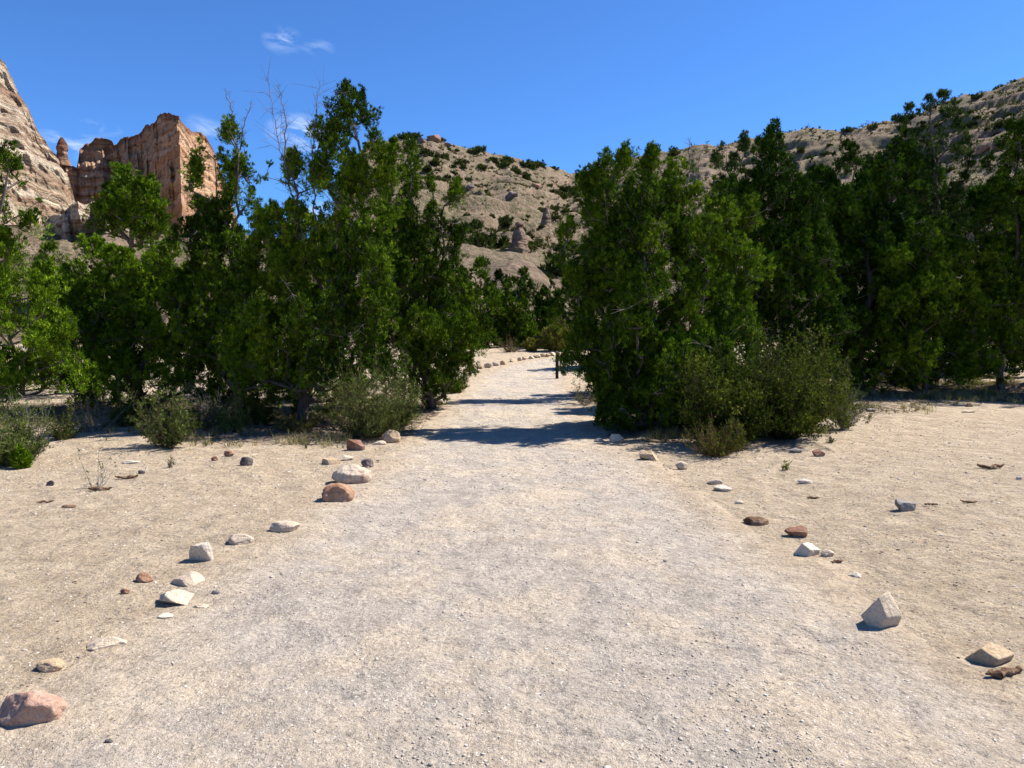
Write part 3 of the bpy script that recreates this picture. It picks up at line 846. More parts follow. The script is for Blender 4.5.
def dead_twigs(root, lines, rng, mat=None, name='dead_branch', lr=.012):
    for ln_ in lines:
        P0, P1, R0, R1 = [], [], [], []
        pts = [np.array(q, float) for q in ln_]
        L_ = sum(np.linalg.norm(pts[i + 1] - pts[i]) for i in range(len(pts) - 1))
        path = []
        for i in range(len(pts) - 1):
            for s in np.linspace(0, 1, 6, endpoint=False): path.append(pts[i] + (pts[i + 1] - pts[i]) * s + rng.normal(size=3) * .012)
        path.append(pts[-1])
        k = len(path)
        for i in range(k - 1):
            r0, r1 = lr * (1 - i / k) + .002, lr * (1 - (i + 1) / k) + .002
            P0.append(path[i]); P1.append(path[i + 1]); R0.append(r0); R1.append(r1)
            if i > k * .2:
                for _ in range(2):
                    d = rng.normal(size=3); d[2] = abs(d[2]) + .5; d /= np.linalg.norm(d)
                    q = path[i] + d * L_ * rng.uniform(.05, .15) * (1 - .4 * i / k)
                    P0.append(path[i]); P1.append(q); R0.append(r1 * .6); R1.append(.0015)
                    m_ = path[i] + (q - path[i]) * .5
                    for _ in range(2):
                        e = d + rng.normal(size=3) * .6; q2 = m_ + e * L_ * .07
                        P0.append(m_); P1.append(q2); R0.append(.0025); R1.append(.0012)
        V, F = tubes(P0, P1, R0, R1, 4)
        V = V - np.array(root.location)[None]
        link(name, make_mesh(name, V, F), mat or M_twig, root)

def tree(name, label, cat, base_px, Yb, plumes, seed, mat, group=None, dens=30, trunk=None, blade=(.048, .0155), per=17, tuft=8, crad=.105, dead=None, up=1.1, tip=.005, step=.25, inner_dead=0, spread=.7, elong=1.3, basez=None):
    rng = np.random.default_rng(seed)
    bx = (base_px - 512) / FP * Yb
    bz = (float(world_z(bx, Yb)) if basez is None else basez)
    base = np.array([bx, Yb, bz - .05])
    C, A, RSC = plume_samples(plumes, Yb, rng, dens, bz, crad)
    tr = []
    if trunk:
        for ln_ in trunk: tr.append([P(q[0], q[1], Yb + (q[2] if len(q) > 2 else 0)) for q in ln_])
    else:
        cz = C[:, 2].max(); m_ = C.mean(0)
        tr.append([base + (m_ - base) * .5 * np.array([1, 1, .9]), np.array([m_[0], m_[1], bz + (cz - bz) * .8])])
    N, par, R = grow(base, tr, C, rng, tip, step)
    e = np.where(par >= 0)[0]
    R = np.minimum(R, .16)
    V, F = tubes(N[par[e]], N[e], R[par[e]] * .9 + R[e] * .1, R[e], 6)
    root = empty(name, base + np.array([0, 0, .05]))
    tag(root, label, cat, group)
    off = np.array(root.location)
    link('trunk', make_mesh('trunk', V - off, F, None, True), M_bark, root)
    rad = crad * RSC * rng.uniform(.8, 1.25, len(C))
    # colour patches: neighbouring clumps share a tone
    tint = .46 + .34 * fbm(C[:, 0] * 1.1, C[:, 1] * 1.1, C[:, 2] * 1.1, 2, seed) + .10 * rng.normal(size=len(C))
    V, F, T = blades(C, rad, per, blade[0], blade[1], rng, up, A, tint, elong, tuft, spread)
    link('crown', make_mesh('crown', V - off, F, {'tint': T}), mat, root)
    if inner_dead:
        idx = rng.choice(np.where(N[:, 2] > bz + .3)[0], inner_dead // 2)
        for i in idx:
            p = N[i]; q = p + np.array([rng.normal() * .22, -abs(rng.normal()) * .35 - .1, rng.normal() * .10])
            mids = [p, p + (q - p) * .35 + rng.normal(size=3) * .03, p + (q - p) * .7 + rng.normal(size=3) * .04, q]
            P0 = mids[:3]; P1 = mids[1:]; RA = [.006, .005, .0035]; RB = [.005, .0035, .0015]
            for mm in mids[1:3]:
                for _ in range(3):
                    P0 = P0 + [mm]; P1 = P1 + [mm + rng.normal(size=3) * .075]; RA = RA + [.0028]; RB = RB + [.001]
            V, F = tubes(P0, P1, RA, RB, 4)
            link('dead_twig', make_mesh('dead_twig', V - off, F), M_twig, root)
    if dead:
        dead_twigs(root, [[P(q[0], q[1], Yb + (q[2] if len(q) > 2 else 0)) for q in ln_] for ln_ in dead], rng)
    return root

# --- left group
tree("juniper_tree", "tallest juniper left of the path, dark forked trunk and dead twigs above its crown", "tree", 300, 12.5,
     [(345, 78, 250, 26, 0), (334, 100, 250, 18, .2), (325, 118, 260, 20, .2), (372, 100, 240, 18, -.1), (360, 84, 200, 14, .1), (390, 138, 260, 14, .1), (362, 190, 330, 42, -.2), (296, 150, 300, 24, .2), (270, 156, 290, 18, .3), (286, 230, 360, 40, 0), (330, 250, 375, 40, -.5), (372, 250, 372, 38, -.3), (255, 300, 395, 40, -.2), (308, 330, 395, 30, -.6), (347, 300, 392, 36, .4), (280, 300, 400, 40, .8), (300, 200, 330, 30, .5), (268, 205, 330, 26, .4), (318, 215, 340, 30, .7), (240, 230, 350, 26, .5), (300, 340, 418, 26, .5), (262, 340, 414, 26, .2), (335, 340, 410, 30, .6)],
     1, M_jun, dens=30, trunk=[[(304, 400), (318, 330), (332, 270), (347, 205), (346, 110)], [(325, 300), (300, 240), (290, 170)], [(335, 262), (360, 220), (370, 150)], [(302, 400), (270, 330), (245, 320)], [(310, 370), (360, 320, .2), (385, 290, .2)]],
     dead=[[(306, 260), (286, 170), (276, 130), (268, 78)], [(318, 250), (312, 170), (314, 130), (320, 80)], [(284, 165), (286, 120), (278, 84)]], inner_dead=50)
tree("juniper_tree", "juniper with narrow leaning green plumes just right of the orange cliff", "tree", 236, 13.8,
     [(205, 130, 260, 17, 0), (232, 114, 250, 17, .1), (246, 136, 260, 13, 0), (222, 160, 270, 20, .2), (220, 190, 330, 32, 0), (240, 240, 380, 36, .1), (200, 260, 400, 38, .2), (190, 172, 240, 9, .3), (232, 300, 402, 40, .5), (215, 330, 412, 30, .4), (246, 330, 415, 20, .3)],
     2, M_jun, dens=30, trunk=[[(236, 390), (232, 300), (225, 220), (215, 160)], [(232, 280), (236, 200), (234, 140)]], dead=[[(228, 140), (232, 112), (224, 88)], [(240, 150), (244, 125), (252, 100)]], inner_dead=40)
tree("juniper_tree", "juniper leaning over the left path edge with a pointed tip at the pale hill", "tree", 432, 15.0,
     [(394, 205, 385, 26, .5), (412, 200, 390, 24, .3), (408, 126, 215, 13, 0), (402, 160, 270, 24, .1), (432, 172, 270, 16, 0), (458, 170, 262, 10, 0), (448, 212, 300, 20, .1), (410, 230, 360, 40, -.1), (440, 270, 385, 34, 0), (455, 300, 392, 22, .3), (430, 330, 402, 26, .3), (455, 340, 398, 20, .1), (466, 310, 384, 13, -.2), (420, 300, 392, 34, -.4)],
     3, M_jun, dens=30, trunk=[[(425, 370), (418, 300), (408, 230), (407, 160)], [(420, 320), (445, 250), (452, 200)]], inner_dead=25)
tree("juniper_tree", "broad bright juniper in front of the orange cliff, left of the tallest juniper", "tree", 140, 14.4,
     [(120, 244, 400, 48, 0), (160, 238, 390, 40, .2), (85, 256, 400, 40, .1), (185, 268, 390, 30, 0), (140, 300, 402, 52, -.5), (105, 300, 400, 40, -.3), (95, 236, 330, 26, .3), (168, 232, 330, 28, .3), (135, 240, 330, 28, .3, 'r'), (55, 242, 330, 26, .3), (205, 236, 330, 22, .3), (210, 250, 395, 30, .1), (100, 320, 412, 30, .4), (150, 320, 414, 30, .4), (60, 272, 392, 30, .2), (175, 252, 330, 30, .1, 'r'), (120, 256, 330, 40, -.1, 'r')],
     4, M_junb, dens=24, inner_dead=60)
tree("juniper_tree", "sprawling light green juniper cut off by the left picture edge", "tree", -40, 11.2,
     [(8, 138, 200, 15, 0), (-18, 150, 260, 26, 0), (38, 188, 232, 12, .1), (20, 215, 290, 22, .1), (-60, 130, 330, 60, .3), (38, 262, 350, 30, .2), (10, 280, 392, 40, .1), (60, 290, 395, 28, .3), (30, 320, 405, 30, .6), (-10, 200, 300, 22, .3), (-40, 300, 420, 60, 0), (75, 345, 392, 16, -.1), (-140, 160, 420, 80, .6)],
     5, M_junb, dens=21, trunk=[[(-30, 330), (-15, 250), (5, 190), (10, 160)], [(-15, 240), (20, 215), (40, 200)], [(-30, 350), (10, 345), (45, 340)]], inner_dead=20)
tree("juniper_tree", "low juniper filling the gap behind the sprawling one at far left", "tree", 20, 17.5,
     [(10, 246, 380, 45, 0), (60, 254, 380, 42, 0), (100, 268, 380, 40, .4), (-60, 230, 380, 60, 0)],
     6, M_jun, dens=20, crad=.18)
tree("juniper_tree", "shaded juniper behind the tallest one, seen through its lower branches", "tree", 310, 16.5,
     [(290, 255, 390, 44, 0), (345, 255, 390, 40, .2), (235, 270, 390, 44, .3), (390, 270, 385, 32, 0)],
     7, M_jund, dens=20, crad=.18)
bz = float(world_z((130 - 512) / FP * 56, 56.0))
tree("juniper_tree", "round bushy juniper high on the slope beneath the orange cliff", "tree", 132, 56.0,
     [(120, 160, 215, 15, 0, 'r'), (140, 164, 225, 17, -1, 'r'), (112, 178, 240, 13, 0, 'r'), (153, 180, 240, 14, -.5, 'r'), (132, 176, 248, 28, 0, 'r'), (130, 164, 210, 20, -1, 'r')],
     8, M_junb, dens=3.4, crad=.32, blade=(.18, .07), per=12, tuft=9, tip=.03, step=.8)
# --- behind the bend
for i, (px, top, wd, Yb, mt, lab) in enumerate((
        (478, 268, 20, 33, M_jun, "dark juniper standing left beyond the bend of the path"),
        (500, 280, 15, 36, M_jund, "short narrow juniper second from left beyond the bend"),
        (522, 276, 19, 34, M_jun, "olive green juniper in the middle of the row beyond the bend"),
        (552, 286, 18, 36, M_jund, "dark juniper behind the yellow bush beyond the bend"),
        (455, 262, 16, 36, M_jund, "juniper half hidden behind the left leaning juniper"),
        (585, 262, 24, 33, M_jund, "juniper beyond the bend half hidden by the big right one"))):
    tree("juniper_tree", lab, "tree", px, Yb, [(px - wd * .45, top - 5, 350, wd * .6, 0), (px + wd * .4, top + 0, 351, wd * .6, -.3), (px, top - 12, 351, wd * .8, .2), (px + wd * .1, top + 12, 352, wd * 1.1, -.6), (px - wd * .6, top + 16, 352, wd * .8, -1)], 20 + i, mt,
         dens=4.6, crad=.26, blade=(.14, .05), per=14, tuft=7, tip=.015, step=.5)
tree("juniper_tree", "juniper right behind the big bushy one at the path, hardly seen", "tree", 612, 17.2,
     [(610, 172, 300, 18, 0), (625, 185, 340, 22, .1), (596, 215, 370, 20, 0), (612, 240, 390, 34, 0)], 18, M_jund, dens=18, crad=.17)
tree("juniper_tree", "far juniper behind the marker post, mostly hidden by the big one", "tree", 636, 24.5,
     [(636, 232, 300, 16, 0), (628, 255, 366, 24, 0), (650, 250, 366, 24, 0)], 19, M_jund, dens=9, crad=.22, blade=(.11, .04))
# --- right group
tree("juniper_tree", "large bushy juniper with ragged top at the right edge of the path", "tree", 655, 12.2,
     [(588, 158, 300, 14, 1.0), (606, 150, 300, 22, .9), (600, 180, 320, 26, .5), (622, 141, 290, 14, .6), (650, 143, 300, 15, .3), (640, 170, 340, 34, -.2), (680, 158, 330, 17, .1), (700, 182, 340, 26, 0), (604, 230, 395, 36, 0), (650, 250, 415, 50, -.5), (700, 250, 410, 40, -.1), (608, 300, 410, 28, .1), (600, 330, 408, 14, .2), (566, 215, 275, 9, .2), (572, 255, 350, 15, .1), (640, 320, 428, 48, -.2), (720, 290, 400, 30, .2), (618, 350, 436, 30, 0), (655, 370, 440, 34, .2), (668, 300, 440, 34, .1), (640, 300, 438, 34, .9), (700, 320, 440, 34, .7), (690, 360, 438, 28, .3), (632, 330, 436, 30, .8), (692, 152, 300, 17, .5), (712, 168, 300, 18, .6), (668, 156, 300, 16, .5), (745, 190, 340, 20, .8), (722, 195, 340, 24, .4), (738, 260, 380, 28, .3), (590, 290, 385, 12, .1), (664, 180, 300, 26, .3), (628, 190, 320, 30, .3)],
     9, M_jun, dens=30, trunk=[[(652, 400), (645, 320), (640, 250), (648, 180)], [(645, 340), (610, 270), (604, 190)], [(648, 330), (690, 260), (686, 190)], [(640, 380), (600, 350), (585, 350)]], dead=[[(688, 185), (690, 160), (688, 137)], [(692, 190), (698, 170), (700, 150)]], inner_dead=70)
tree("juniper_tree", "tall dense cone shaped dark juniper behind the big path side juniper", "tree", 780, 15.8,
     [(769, 120, 260, 20, 0), (760, 160, 320, 34, 0), (790, 170, 330, 26, .1), (740, 180, 340, 30, .2), (812, 215, 370, 24, 0), (728, 165, 260, 14, .6), (800, 165, 260, 14, .2), (780, 230, 388, 56, 0), (826, 270, 375, 18, -.1), (838, 300, 370, 12, -.2), (735, 270, 380, 36, .1), (750, 145, 260, 16, .2), (786, 148, 260, 16, .1), (808, 180, 300, 20, .2)],
     10, M_jund, dens=34, trunk=[[(780, 350), (775, 260), (770, 160)]], inner_dead=30)
tree("pinyon_pine", "slim open topped pinyon just left of the cone shaped juniper tip", "tree", 725, 19.0,
     [(722, 132, 190, 8, 0), (742, 130, 180, 10, 0), (735, 150, 260, 22, 0), (712, 170, 280, 22, 0), (730, 200, 340, 34, 0)],
     11, M_pin, dens=18, crad=.12, blade=(.055, .018), trunk=[[(730, 330), (728, 220), (726, 150)], [(728, 200), (742, 160), (744, 136)]])
tree("juniper_tree", "juniper with broad rounded shoulders right of the cone shaped one", "tree", 862, 18.6,
     [(848, 138, 260, 22, 0), (830, 170, 300, 22, 0), (872, 150, 280, 20, .1), (895, 128, 250, 22, .2), (862, 200, 378, 46, 0), (890, 210, 378, 40, -.3), (842, 240, 380, 30, -.4), (815, 160, 260, 16, .2), (880, 160, 300, 26, .2), (812, 152, 250, 13, .3), (832, 146, 250, 14, .2), (908, 138, 260, 18, .3)],
     12, M_jund, dens=28, crad=.13, blade=(.058, .02), trunk=[[(865, 340), (862, 250), (855, 170)], [(865, 270), (890, 200), (896, 150)]], inner_dead=40)
tree("pinyon_pine", "tall flat topped pinyon whose crown breaks the skyline at the right", "tree", 938, 19.8,
     [(932, 91, 122, 22, 0), (918, 100, 120, 14, .2), (952, 98, 130, 16, 0), (900, 112, 145, 18, .1), (940, 118, 165, 34, 0), (962, 128, 200, 14, 0), (930, 150, 200, 34, 0), (945, 180, 250, 30, 0), (915, 170, 240, 24, .2), (955, 210, 300, 26, 0)],
     13, M_pin, dens=18, crad=.13, blade=(.055, .018), up=.9, elong=.7, trunk=[[(942, 330), (938, 230), (934, 150), (932, 105)], [(936, 180), (955, 140)], [(936, 190), (905, 140)]])
tree("juniper_tree", "low spreading juniper with bright right side in front of the flat topped pinyon", "tree", 925, 17.6,
     [(920, 210, 380, 40, 0), (900, 240, 384, 30, -.2), (945, 225, 380, 26, .1), (918, 262, 386, 44, -.3), (962, 250, 383, 22, 0), (888, 290, 386, 36, -.1), (940, 310, 385, 34, .2), (900, 320, 386, 30, .3)],
     14, M_jun, dens=22, crad=.125, blade=(.058, .019), inner_dead=40)
tree("juniper_tree", "juniper with thick dark trunk at the right picture edge", "tree", 1006, 18.2,
     [(1010, 108, 190, 18, .2), (1035, 100, 230, 30, .2), (990, 178, 290, 26, 0), (1020, 170, 310, 34, -.1), (985, 230, 376, 26, -.2), (1060, 160, 376, 46, 0), (1000, 260, 350, 20, -.4), (978, 300, 380, 24, .6), (1040, 290, 380, 26, 1.2)],
     15, M_jun, dens=28, crad=.13, blade=(.058, .02), trunk=[[(1006, 340), (1005, 280), (1010, 200), (1020, 140)], [(1006, 300), (1040, 230), (1060, 200)]], inner_dead=20)
tree("juniper_tree", "juniper in deep shade behind the ones right of the big cone", "tree", 890, 23.0,
     [(860, 170, 372, 44, 0), (920, 165, 372, 48, 0), (975, 185, 372, 40, 0), (815, 172, 372, 40, 0), (1022, 190, 372, 34, 0), (1000, 260, 376, 26, -1)],
     16, M_jund, dens=10, crad=.22, blade=(.11, .04))
tree("juniper_tree", "full bright juniper outside the right picture edge, only its limbs showing", "tree", 1130, 17.4,
     [(1100, 120, 360, 50, 0), (1150, 130, 380, 70, 0), (1210, 160, 380, 60, .3)],
     17, M_jun, dens=12, crad=.2)
tree("juniper_tree", "unseen juniper added outside the right edge to shade the ground under the right trees", "tree", 1290, 20.5,
     [(1260, 120, 380, 60, 0), (1330, 110, 380, 70, 0), (1190, 150, 380, 50, 1.0)],
     57, M_jund, dens=7, crad=.24, blade=(.10, .035))  # out of view, added only to cast shade under the right group

# dry grass and forbs along the edge of the trees (uncountable)
rng = np.random.default_rng(70)
gx, gy = [], []
for (bx, by, r) in TREE_BASES:
    k = int(150 * r); a = rng.uniform(0, 6.28, k); d = r * rng.uniform(.55, 1.15, k)
    gx.append(bx + d * np.cos(a)); gy.append(by + d * np.sin(a) * .8)
gx, gy = np.concatenate(gx), np.concatenate(gy)
ok = (np.abs(gx) > 1.8) & (vnoise(gx * 1.3, gy * 1.3, 0, 71) > -.05)
gx, gy = gx[ok], gy[ok]
C = np.stack([gx, gy, gz(gx, gy) + .01], 1)
V, F, T = blades(C, np.full(len(C), .05), 7, .15, .006, rng, 2.2, None, None, .2, 3, .7)
tag(link("dry_grass", make_mesh("dry_grass", V, F, {'tint': T}), leaf_mat("straw_grass", (.10, .11, .035), (.22, .19, .085), (.40, .33, .18))), kind='stuff')
# ---------------------------------------------------------------- shrubs
def shrub(name, label, px, pyb, hpx, wpx, seed, mat, nst=60, leafy=1.0, lean=0, group=None, leaf=(.03, .008), cat="shrub", pos=None, stem_mat=None, fork=3, sr=.004):
    rng = np.random.default_rng(seed)
    g = on_ground(px, pyb) if pos is None else pos
    sc = g[1] / FP; H = hpx * sc; W = wpx / 2 * sc
    P0, P1, R0, R1, C = [], [], [], [], []
    for s in range(nst):
        a = rng.uniform(0, 6.28); rad = W * rng.uniform(.1, 1) ** .7
        hh = H * rng.uniform(.3, 1.25) * (1 - .4 * (rad / W) ** 2)
        hh *= 1 + .38 * float(vnoise(math.cos(a) * 1.7 + seed, math.sin(a) * 1.7, 0, seed)); rad *= 1 + .35 * float(vnoise(math.cos(a) * 2 + 9, math.sin(a) * 2, 3, seed))
        b = np.array([math.cos(a) * rad * .12, math.sin(a) * rad * .12, -.02])
        e = np.array([math.cos(a) * rad + lean * H, math.sin(a) * rad, hh])
        mid = b + (e - b) * .45 + np.array([math.cos(a), math.sin(a), 0]) * rad * .12
        pts = [b + 0]
        for t_ in np.linspace(.17, 1, 6):
            p = b * (1 - t_) ** 2 + 2 * mid * t_ * (1 - t_) + e * t_ ** 2
            pts.append(p + rng.normal(size=3) * H * .012)
        for i in range(6):
            r0 = sr * (1 - i / 7); r1 = sr * (1 - (i + 1) / 7)
            P0.append(pts[i]); P1.append(pts[i + 1]); R0.append(r0); R1.append(r1)
            if i >= 1:
                for _ in range(fork):
                    d = (pts[i + 1] - pts[i]); d /= np.linalg.norm(d) + 1e-6
                    d = d + rng.normal(size=3) * .55; d[2] = abs(d[2]) * .8 + .2
                    q = pts[i] + d * H * rng.uniform(.06, .17)
                    P0.append(pts[i]); P1.append(q); R0.append(r1 * .6 + .0006); R1.append(.0008)
                    for v in (.35, .6, .8, 1.0): C.append(pts[i] + (q - pts[i]) * v)
        C += [pts[-1], (pts[-1] + pts[-2]) / 2]
    V, F = tubes(P0, P1, R0, R1, 4)
    root = empty(name, g); tag(root, label, cat, group)
    link('stems', make_mesh('stems', V, F), stem_mat or M_stem, root)
    C = np.array(C)
    if leafy > 0:
        C = C[rng.uniform(0, 1, len(C)) < min(1, leafy)]
        tint = .5 + .3 * fbm(C[:, 0] * 2.5, C[:, 1] * 2.5, C[:, 2] * 2.5, 2, seed) + .12 * rng.normal(size=len(C))
        V, F, T = blades(C, np.full(len(C), .022), 4, leaf[0], leaf[1], rng, .9, None, tint, 1.2, 2, .7)
        link('foliage', make_mesh('foliage', V, F, {'tint': T}), mat, root)
    return root

shrub("rabbitbrush", "feathery grey green bush at the left path edge in front of the junipers", 368, 438, 76, 100, 31, M_shr, 120, .42, leaf=(.045, .009))
shrub("rabbitbrush", "small pale bush tucked between the feathery bush and the path", 400, 428, 48, 50, 32, M_shr, 70, .5, leaf=(.04, .008))
shrub("rabbitbrush", "low green bush on the sand below the left junipers", 165, 448, 60, 62, 33, M_shr, 38, .45, leaf=(.045, .010))
shrub("rabbitbrush", "thin pale weedy bush left of the tallest juniper trunk", 232, 432, 34, 46, 34, M_shr, 40, .6)
shrub("rabbitbrush", "yellowish leafy bush in shade just left of the tallest juniper trunk", 258, 425, 40, 44, 35, M_oli, 50, .7)
shrub("rabbitbrush", "grey green bush at the left picture edge", 8, 466, 52, 58, 36, M_shr, 40, .5, leaf=(.045, .01))
shrub("rabbitbrush", "half bare bush right of the grey green one at the left edge", 30, 460, 60, 44, 37, M_shr, 40, .35, stem_mat=M_dead)
shrub("dead_bush", "grey leafless brush under the left junipers", 92, 432, 38, 66, 38, M_shr, 50, .06, stem_mat=M_dead, cat="dead shrub")
shrub("dead_bush", "leafless brush in the shade beneath the tallest juniper", 215, 418, 34, 70, 39, M_shr, 46, .05, stem_mat=M_dead, cat="dead shrub")
shrub("dead_bush", "tangle of dry brush in the shade right of the low green bush", 196, 430, 36, 80, 80, M_oli, 60, .12, cat="dead shrub")
shrub("rabbitbrush", "thin green bush in the shade between the low green bush and the grey brush", 128, 426, 34, 60, 81, M_oli, 45, .5)
shrub("dead_bush", "dry brown brush at the foot of the tallest juniper trunk", 300, 432, 30, 60, 82, M_oli, 55, .15, cat="dead shrub")
shrub("rabbitbrush", "thin weedy sprays between the left edge bushes and the grey brush", 62, 440, 30, 46, 83, M_shr, 30, .4)
shrub("bare_seedling", "bare twiggy plant alone on the sand at left", 96, 489, 46, 50, 40, M_oli, 7, .10, stem_mat=M_dead, fork=1, sr=.005, cat="small plant")
shrub("bare_seedling", "short dry tuft on the sand right of the bare twiggy plant", 170, 468, 14, 12, 41, M_oli, 8, .05, stem_mat=M_stem, fork=1, cat="small plant")
shrub("olive_shrub", "wide olive shrub with many brown stems in front of the big right juniper", 782, 437, 90, 150, 42, M_oli, 230, .85, leaf=(.036, .015), sr=.004)
shrub("olive_shrub", "leafy green shrub against the foot of the big right juniper", 722, 444, 88, 92, 43, M_oli, 120, .9, leaf=(.04, .016), sr=.004)
shrub("olive_shrub", "shaded shrub below the left side of the big right juniper", 690, 430, 66, 70, 44, M_oli, 70, .7, leaf=(.036, .012))
shrub("brown_shrub", "low brown twiggy bush at the front of the olive shrub", 715, 456, 34, 66, 45, M_oli, 70, .18, stem_mat=bark_mat("reddish_stem_bark", (.10, .045, .025), (.22, .11, .07)))
shrub("yellow_shrub", "small yellow green sprig at the front foot of the olive shrubs", 736, 450, 36, 18, 46, M_yel, 14, .8, leaf=(.035, .010), cat="small plant")
shrub("olive_shrub", "thin arching stems at the right end of the olive shrub", 842, 430, 50, 46, 47, M_oli, 50, .4, stem_mat=M_dead)
shrub("yellow_shrub", "light green sprig in the shade under the big right juniper", 630, 412, 22, 20, 48, M_yel, 9, .8, cat="small plant")
shrub("dead_bush", "bare twigs at the path edge beneath the big right juniper", 585, 405, 24, 40, 49, M_oli, 24, .12, stem_mat=M_dead, cat="dead shrub")
shrub("yellow_shrub", "yellow green bush beyond the far bend of the path", 556, 351, 26, 30, 50, M_yel, 80, 1, leaf=(.09, .03), sr=.008)
shrub("yellow_shrub", "low yellowish bush left of the yellow green one beyond the bend", 532, 351, 12, 20, 51, M_yel, 36, .8, leaf=(.08, .025), sr=.006)
shrub("dead_bush", "brown leafless brush beyond the bend of the path", 510, 352, 16, 40, 52, M_oli, 50, .1, sr=.008, cat="dead shrub")
shrub("olive_shrub", "small bush at the foot of the juniper leaning over the path", 455, 393, 22, 30, 53, M_oli, 40, .7)
shrub("olive_shrub", "low dark bush in the shade under the right junipers", 905, 385, 18, 60, 58, M_oli, 50, .7, leaf=(.05, .018))
shrub("olive_shrub", "leafy bush in front of the thick trunk at the right picture edge", 965, 378, 22, 44, 54, M_oli, 40, .6, leaf=(.05, .018))
shrub("dead_bush", "pale dead brush right of the wide olive shrub", 872, 376, 30, 30, 55, M_oli, 22, .05, stem_mat=M_dead, cat="dead shrub")
shrub("green_weed", "bright leafy weed at the foot of the left edge bush", 22, 468, 16, 12, 56, M_junb, 12, 1, leaf=(.06, .03), cat="small plant")
for i, (px, py, h, lab) in enumerate(((831, 443, 8, "tiny green sprout on the sand nearest the olive shrub"), (868, 424, 12, "grassy sprout right of the thin arching stems"), (786, 470, 12, "faint green sprout between the white flat stone and the path"))):
    shrub("sprout", lab, px, py, h, 8, 60 + i, M_oli, 5, .3, fork=1, sr=.002, cat="small plant")

# ---------------------------------------------------------------- hillside shrubs
rng = np.random.default_rng(77)
variants = []
for k in range(7):
    n = 26
    C = rng.normal(size=(n, 3)); C /= np.linalg.norm(C, axis=1, keepdims=True); C *= rng.uniform(.2, 1, (n, 1)) ** .5
    C[:, 2] = np.abs(C[:, 2]) * rng.uniform(.7, 1.15); C[:, 0] *= rng.uniform(.8, 1.2)
    V, F, T = blades(C, np.full(n, .3), 7, .34, .16, rng, .5, None, None, 1.0, 5)
    variants.append(make_mesh("hill_shrub", V, F, {'tint': T})); variants[-1].materials.append(M_hsh)
spots = []
tries = 0
while len(spots) < 285 and tries < 20000:
    tries += 1
    px = rng.uniform(365, 600) if rng.uniform() < .6 else rng.uniform(600, 1060)
    Yd = rng.uniform(62, 183)
    x = (px - 512) / FP * Yd
    D = np.interp(px, HD[:, 0], HD[:, 1])
    if Yd > D + 1: continue
    patch = float(vnoise(x * .09, Yd * .09, 0, 300))
    crest = Yd > D - 5
    pr = .25 + .9 * patch + (.9 if crest else 0) + (.6 if px > 600 else 0)
    if px > 590 and Yd < D * (.72 if px < 930 else .6): continue
    if px < 590 and rng.uniform() < .0: continue
    if rng.uniform() > pr: continue
    m = P(512, 262, 62)
    if abs(x - m[0]) < 4.5 and Yd < 68: continue
    spots.append((px, x, Yd, crest))
for i, (px, x, Yd, crest) in enumerate(spots):
    s = rng.uniform(.35, 1.1) * (1.35 if rng.uniform() < .15 else 1) * Yd / 130
    o = bpy.data.objects.new("hill_shrub", variants[i % 7]); COL.objects.link(o)
    o.location = (x, Yd, float(hill_z(x, Yd)) - .15 * s)
    o.scale = (s, s, s * rng.uniform(.8, 1.15)); o.rotation_euler = (0, 0, rng.uniform(0, 6.28))
    if px < 585: lab, gr = ("dark shrub on the ridge of the pale central hill", "shrubs on the central ridge") if crest else ("dark green shrub dotting the slope of the pale central hill", "shrubs on the central hill slope")
    else: lab, gr = ("dark shrub on the skyline of the right hill above the junipers", "shrubs on the right skyline") if crest else ("dark green shrub on the slope of the right hill", "shrubs on the right hill slope")
    tag(o, lab, "shrub", gr)
n = 6500
px = rng.uniform(345, 1060, n); Yd = rng.uniform(60, 180, n); x = (px - 512) / FP * Yd
ok = (Yd < np.interp(px, HD[:, 0], HD[:, 1])) & (vnoise(x * .07, Yd * .07, 0, 310) + rng.uniform(-.5, .7, n) > .0)
m = P(512, 262, 62)
ok &= ~((np.abs(x - m[0]) < 4.5) & (Yd < 68))
x, Yd = x[ok], Yd[ok]
C = np.stack([x, Yd, hill_z(x, Yd) + .12], 1)
V, F, T = blades(C, rng.uniform(.12, .55, len(C)) * np.where(x > 25, 1.5, 1), 7, .3, .13, rng, .8, None, None, .5, 4)
tag(link("grass_tufts", make_mesh("grass_tufts", V, F, {'tint': T}), leaf_mat("dry_grass", (.04, .045, .016), (.075, .08, .028), (.14, .13, .055))), kind='stuff')
# larger dark bushes near the tent rock
for i, (px, py, Yd, s, lab) in enumerate(((492, 245, 72, 1.5, "larger dark bush left of the grey tent rock"), (480, 248, 70, 1.2, "dark bush at the far left above the pale mound"), (560, 246, 66, 2.0, "large dark bush on the slope right of the pale mound"), (529, 252, 70, .6, "small green bush at the right foot of the tent rock"), (548, 262, 62.5, .5, "tiny bush at the right end of the pale mound"), (570, 230, 80, 1.4, "dark bush up the slope beside the big right juniper"))):
    o = bpy.data.objects.new("hill_shrub", variants[i % 7]); COL.objects.link(o)
    x = (px - 512) / FP * Yd
    o.location = (x, Yd, float(hill_z(x, Yd)) - .1); o.scale = (s, s, s); tag(o, lab, "shrub")
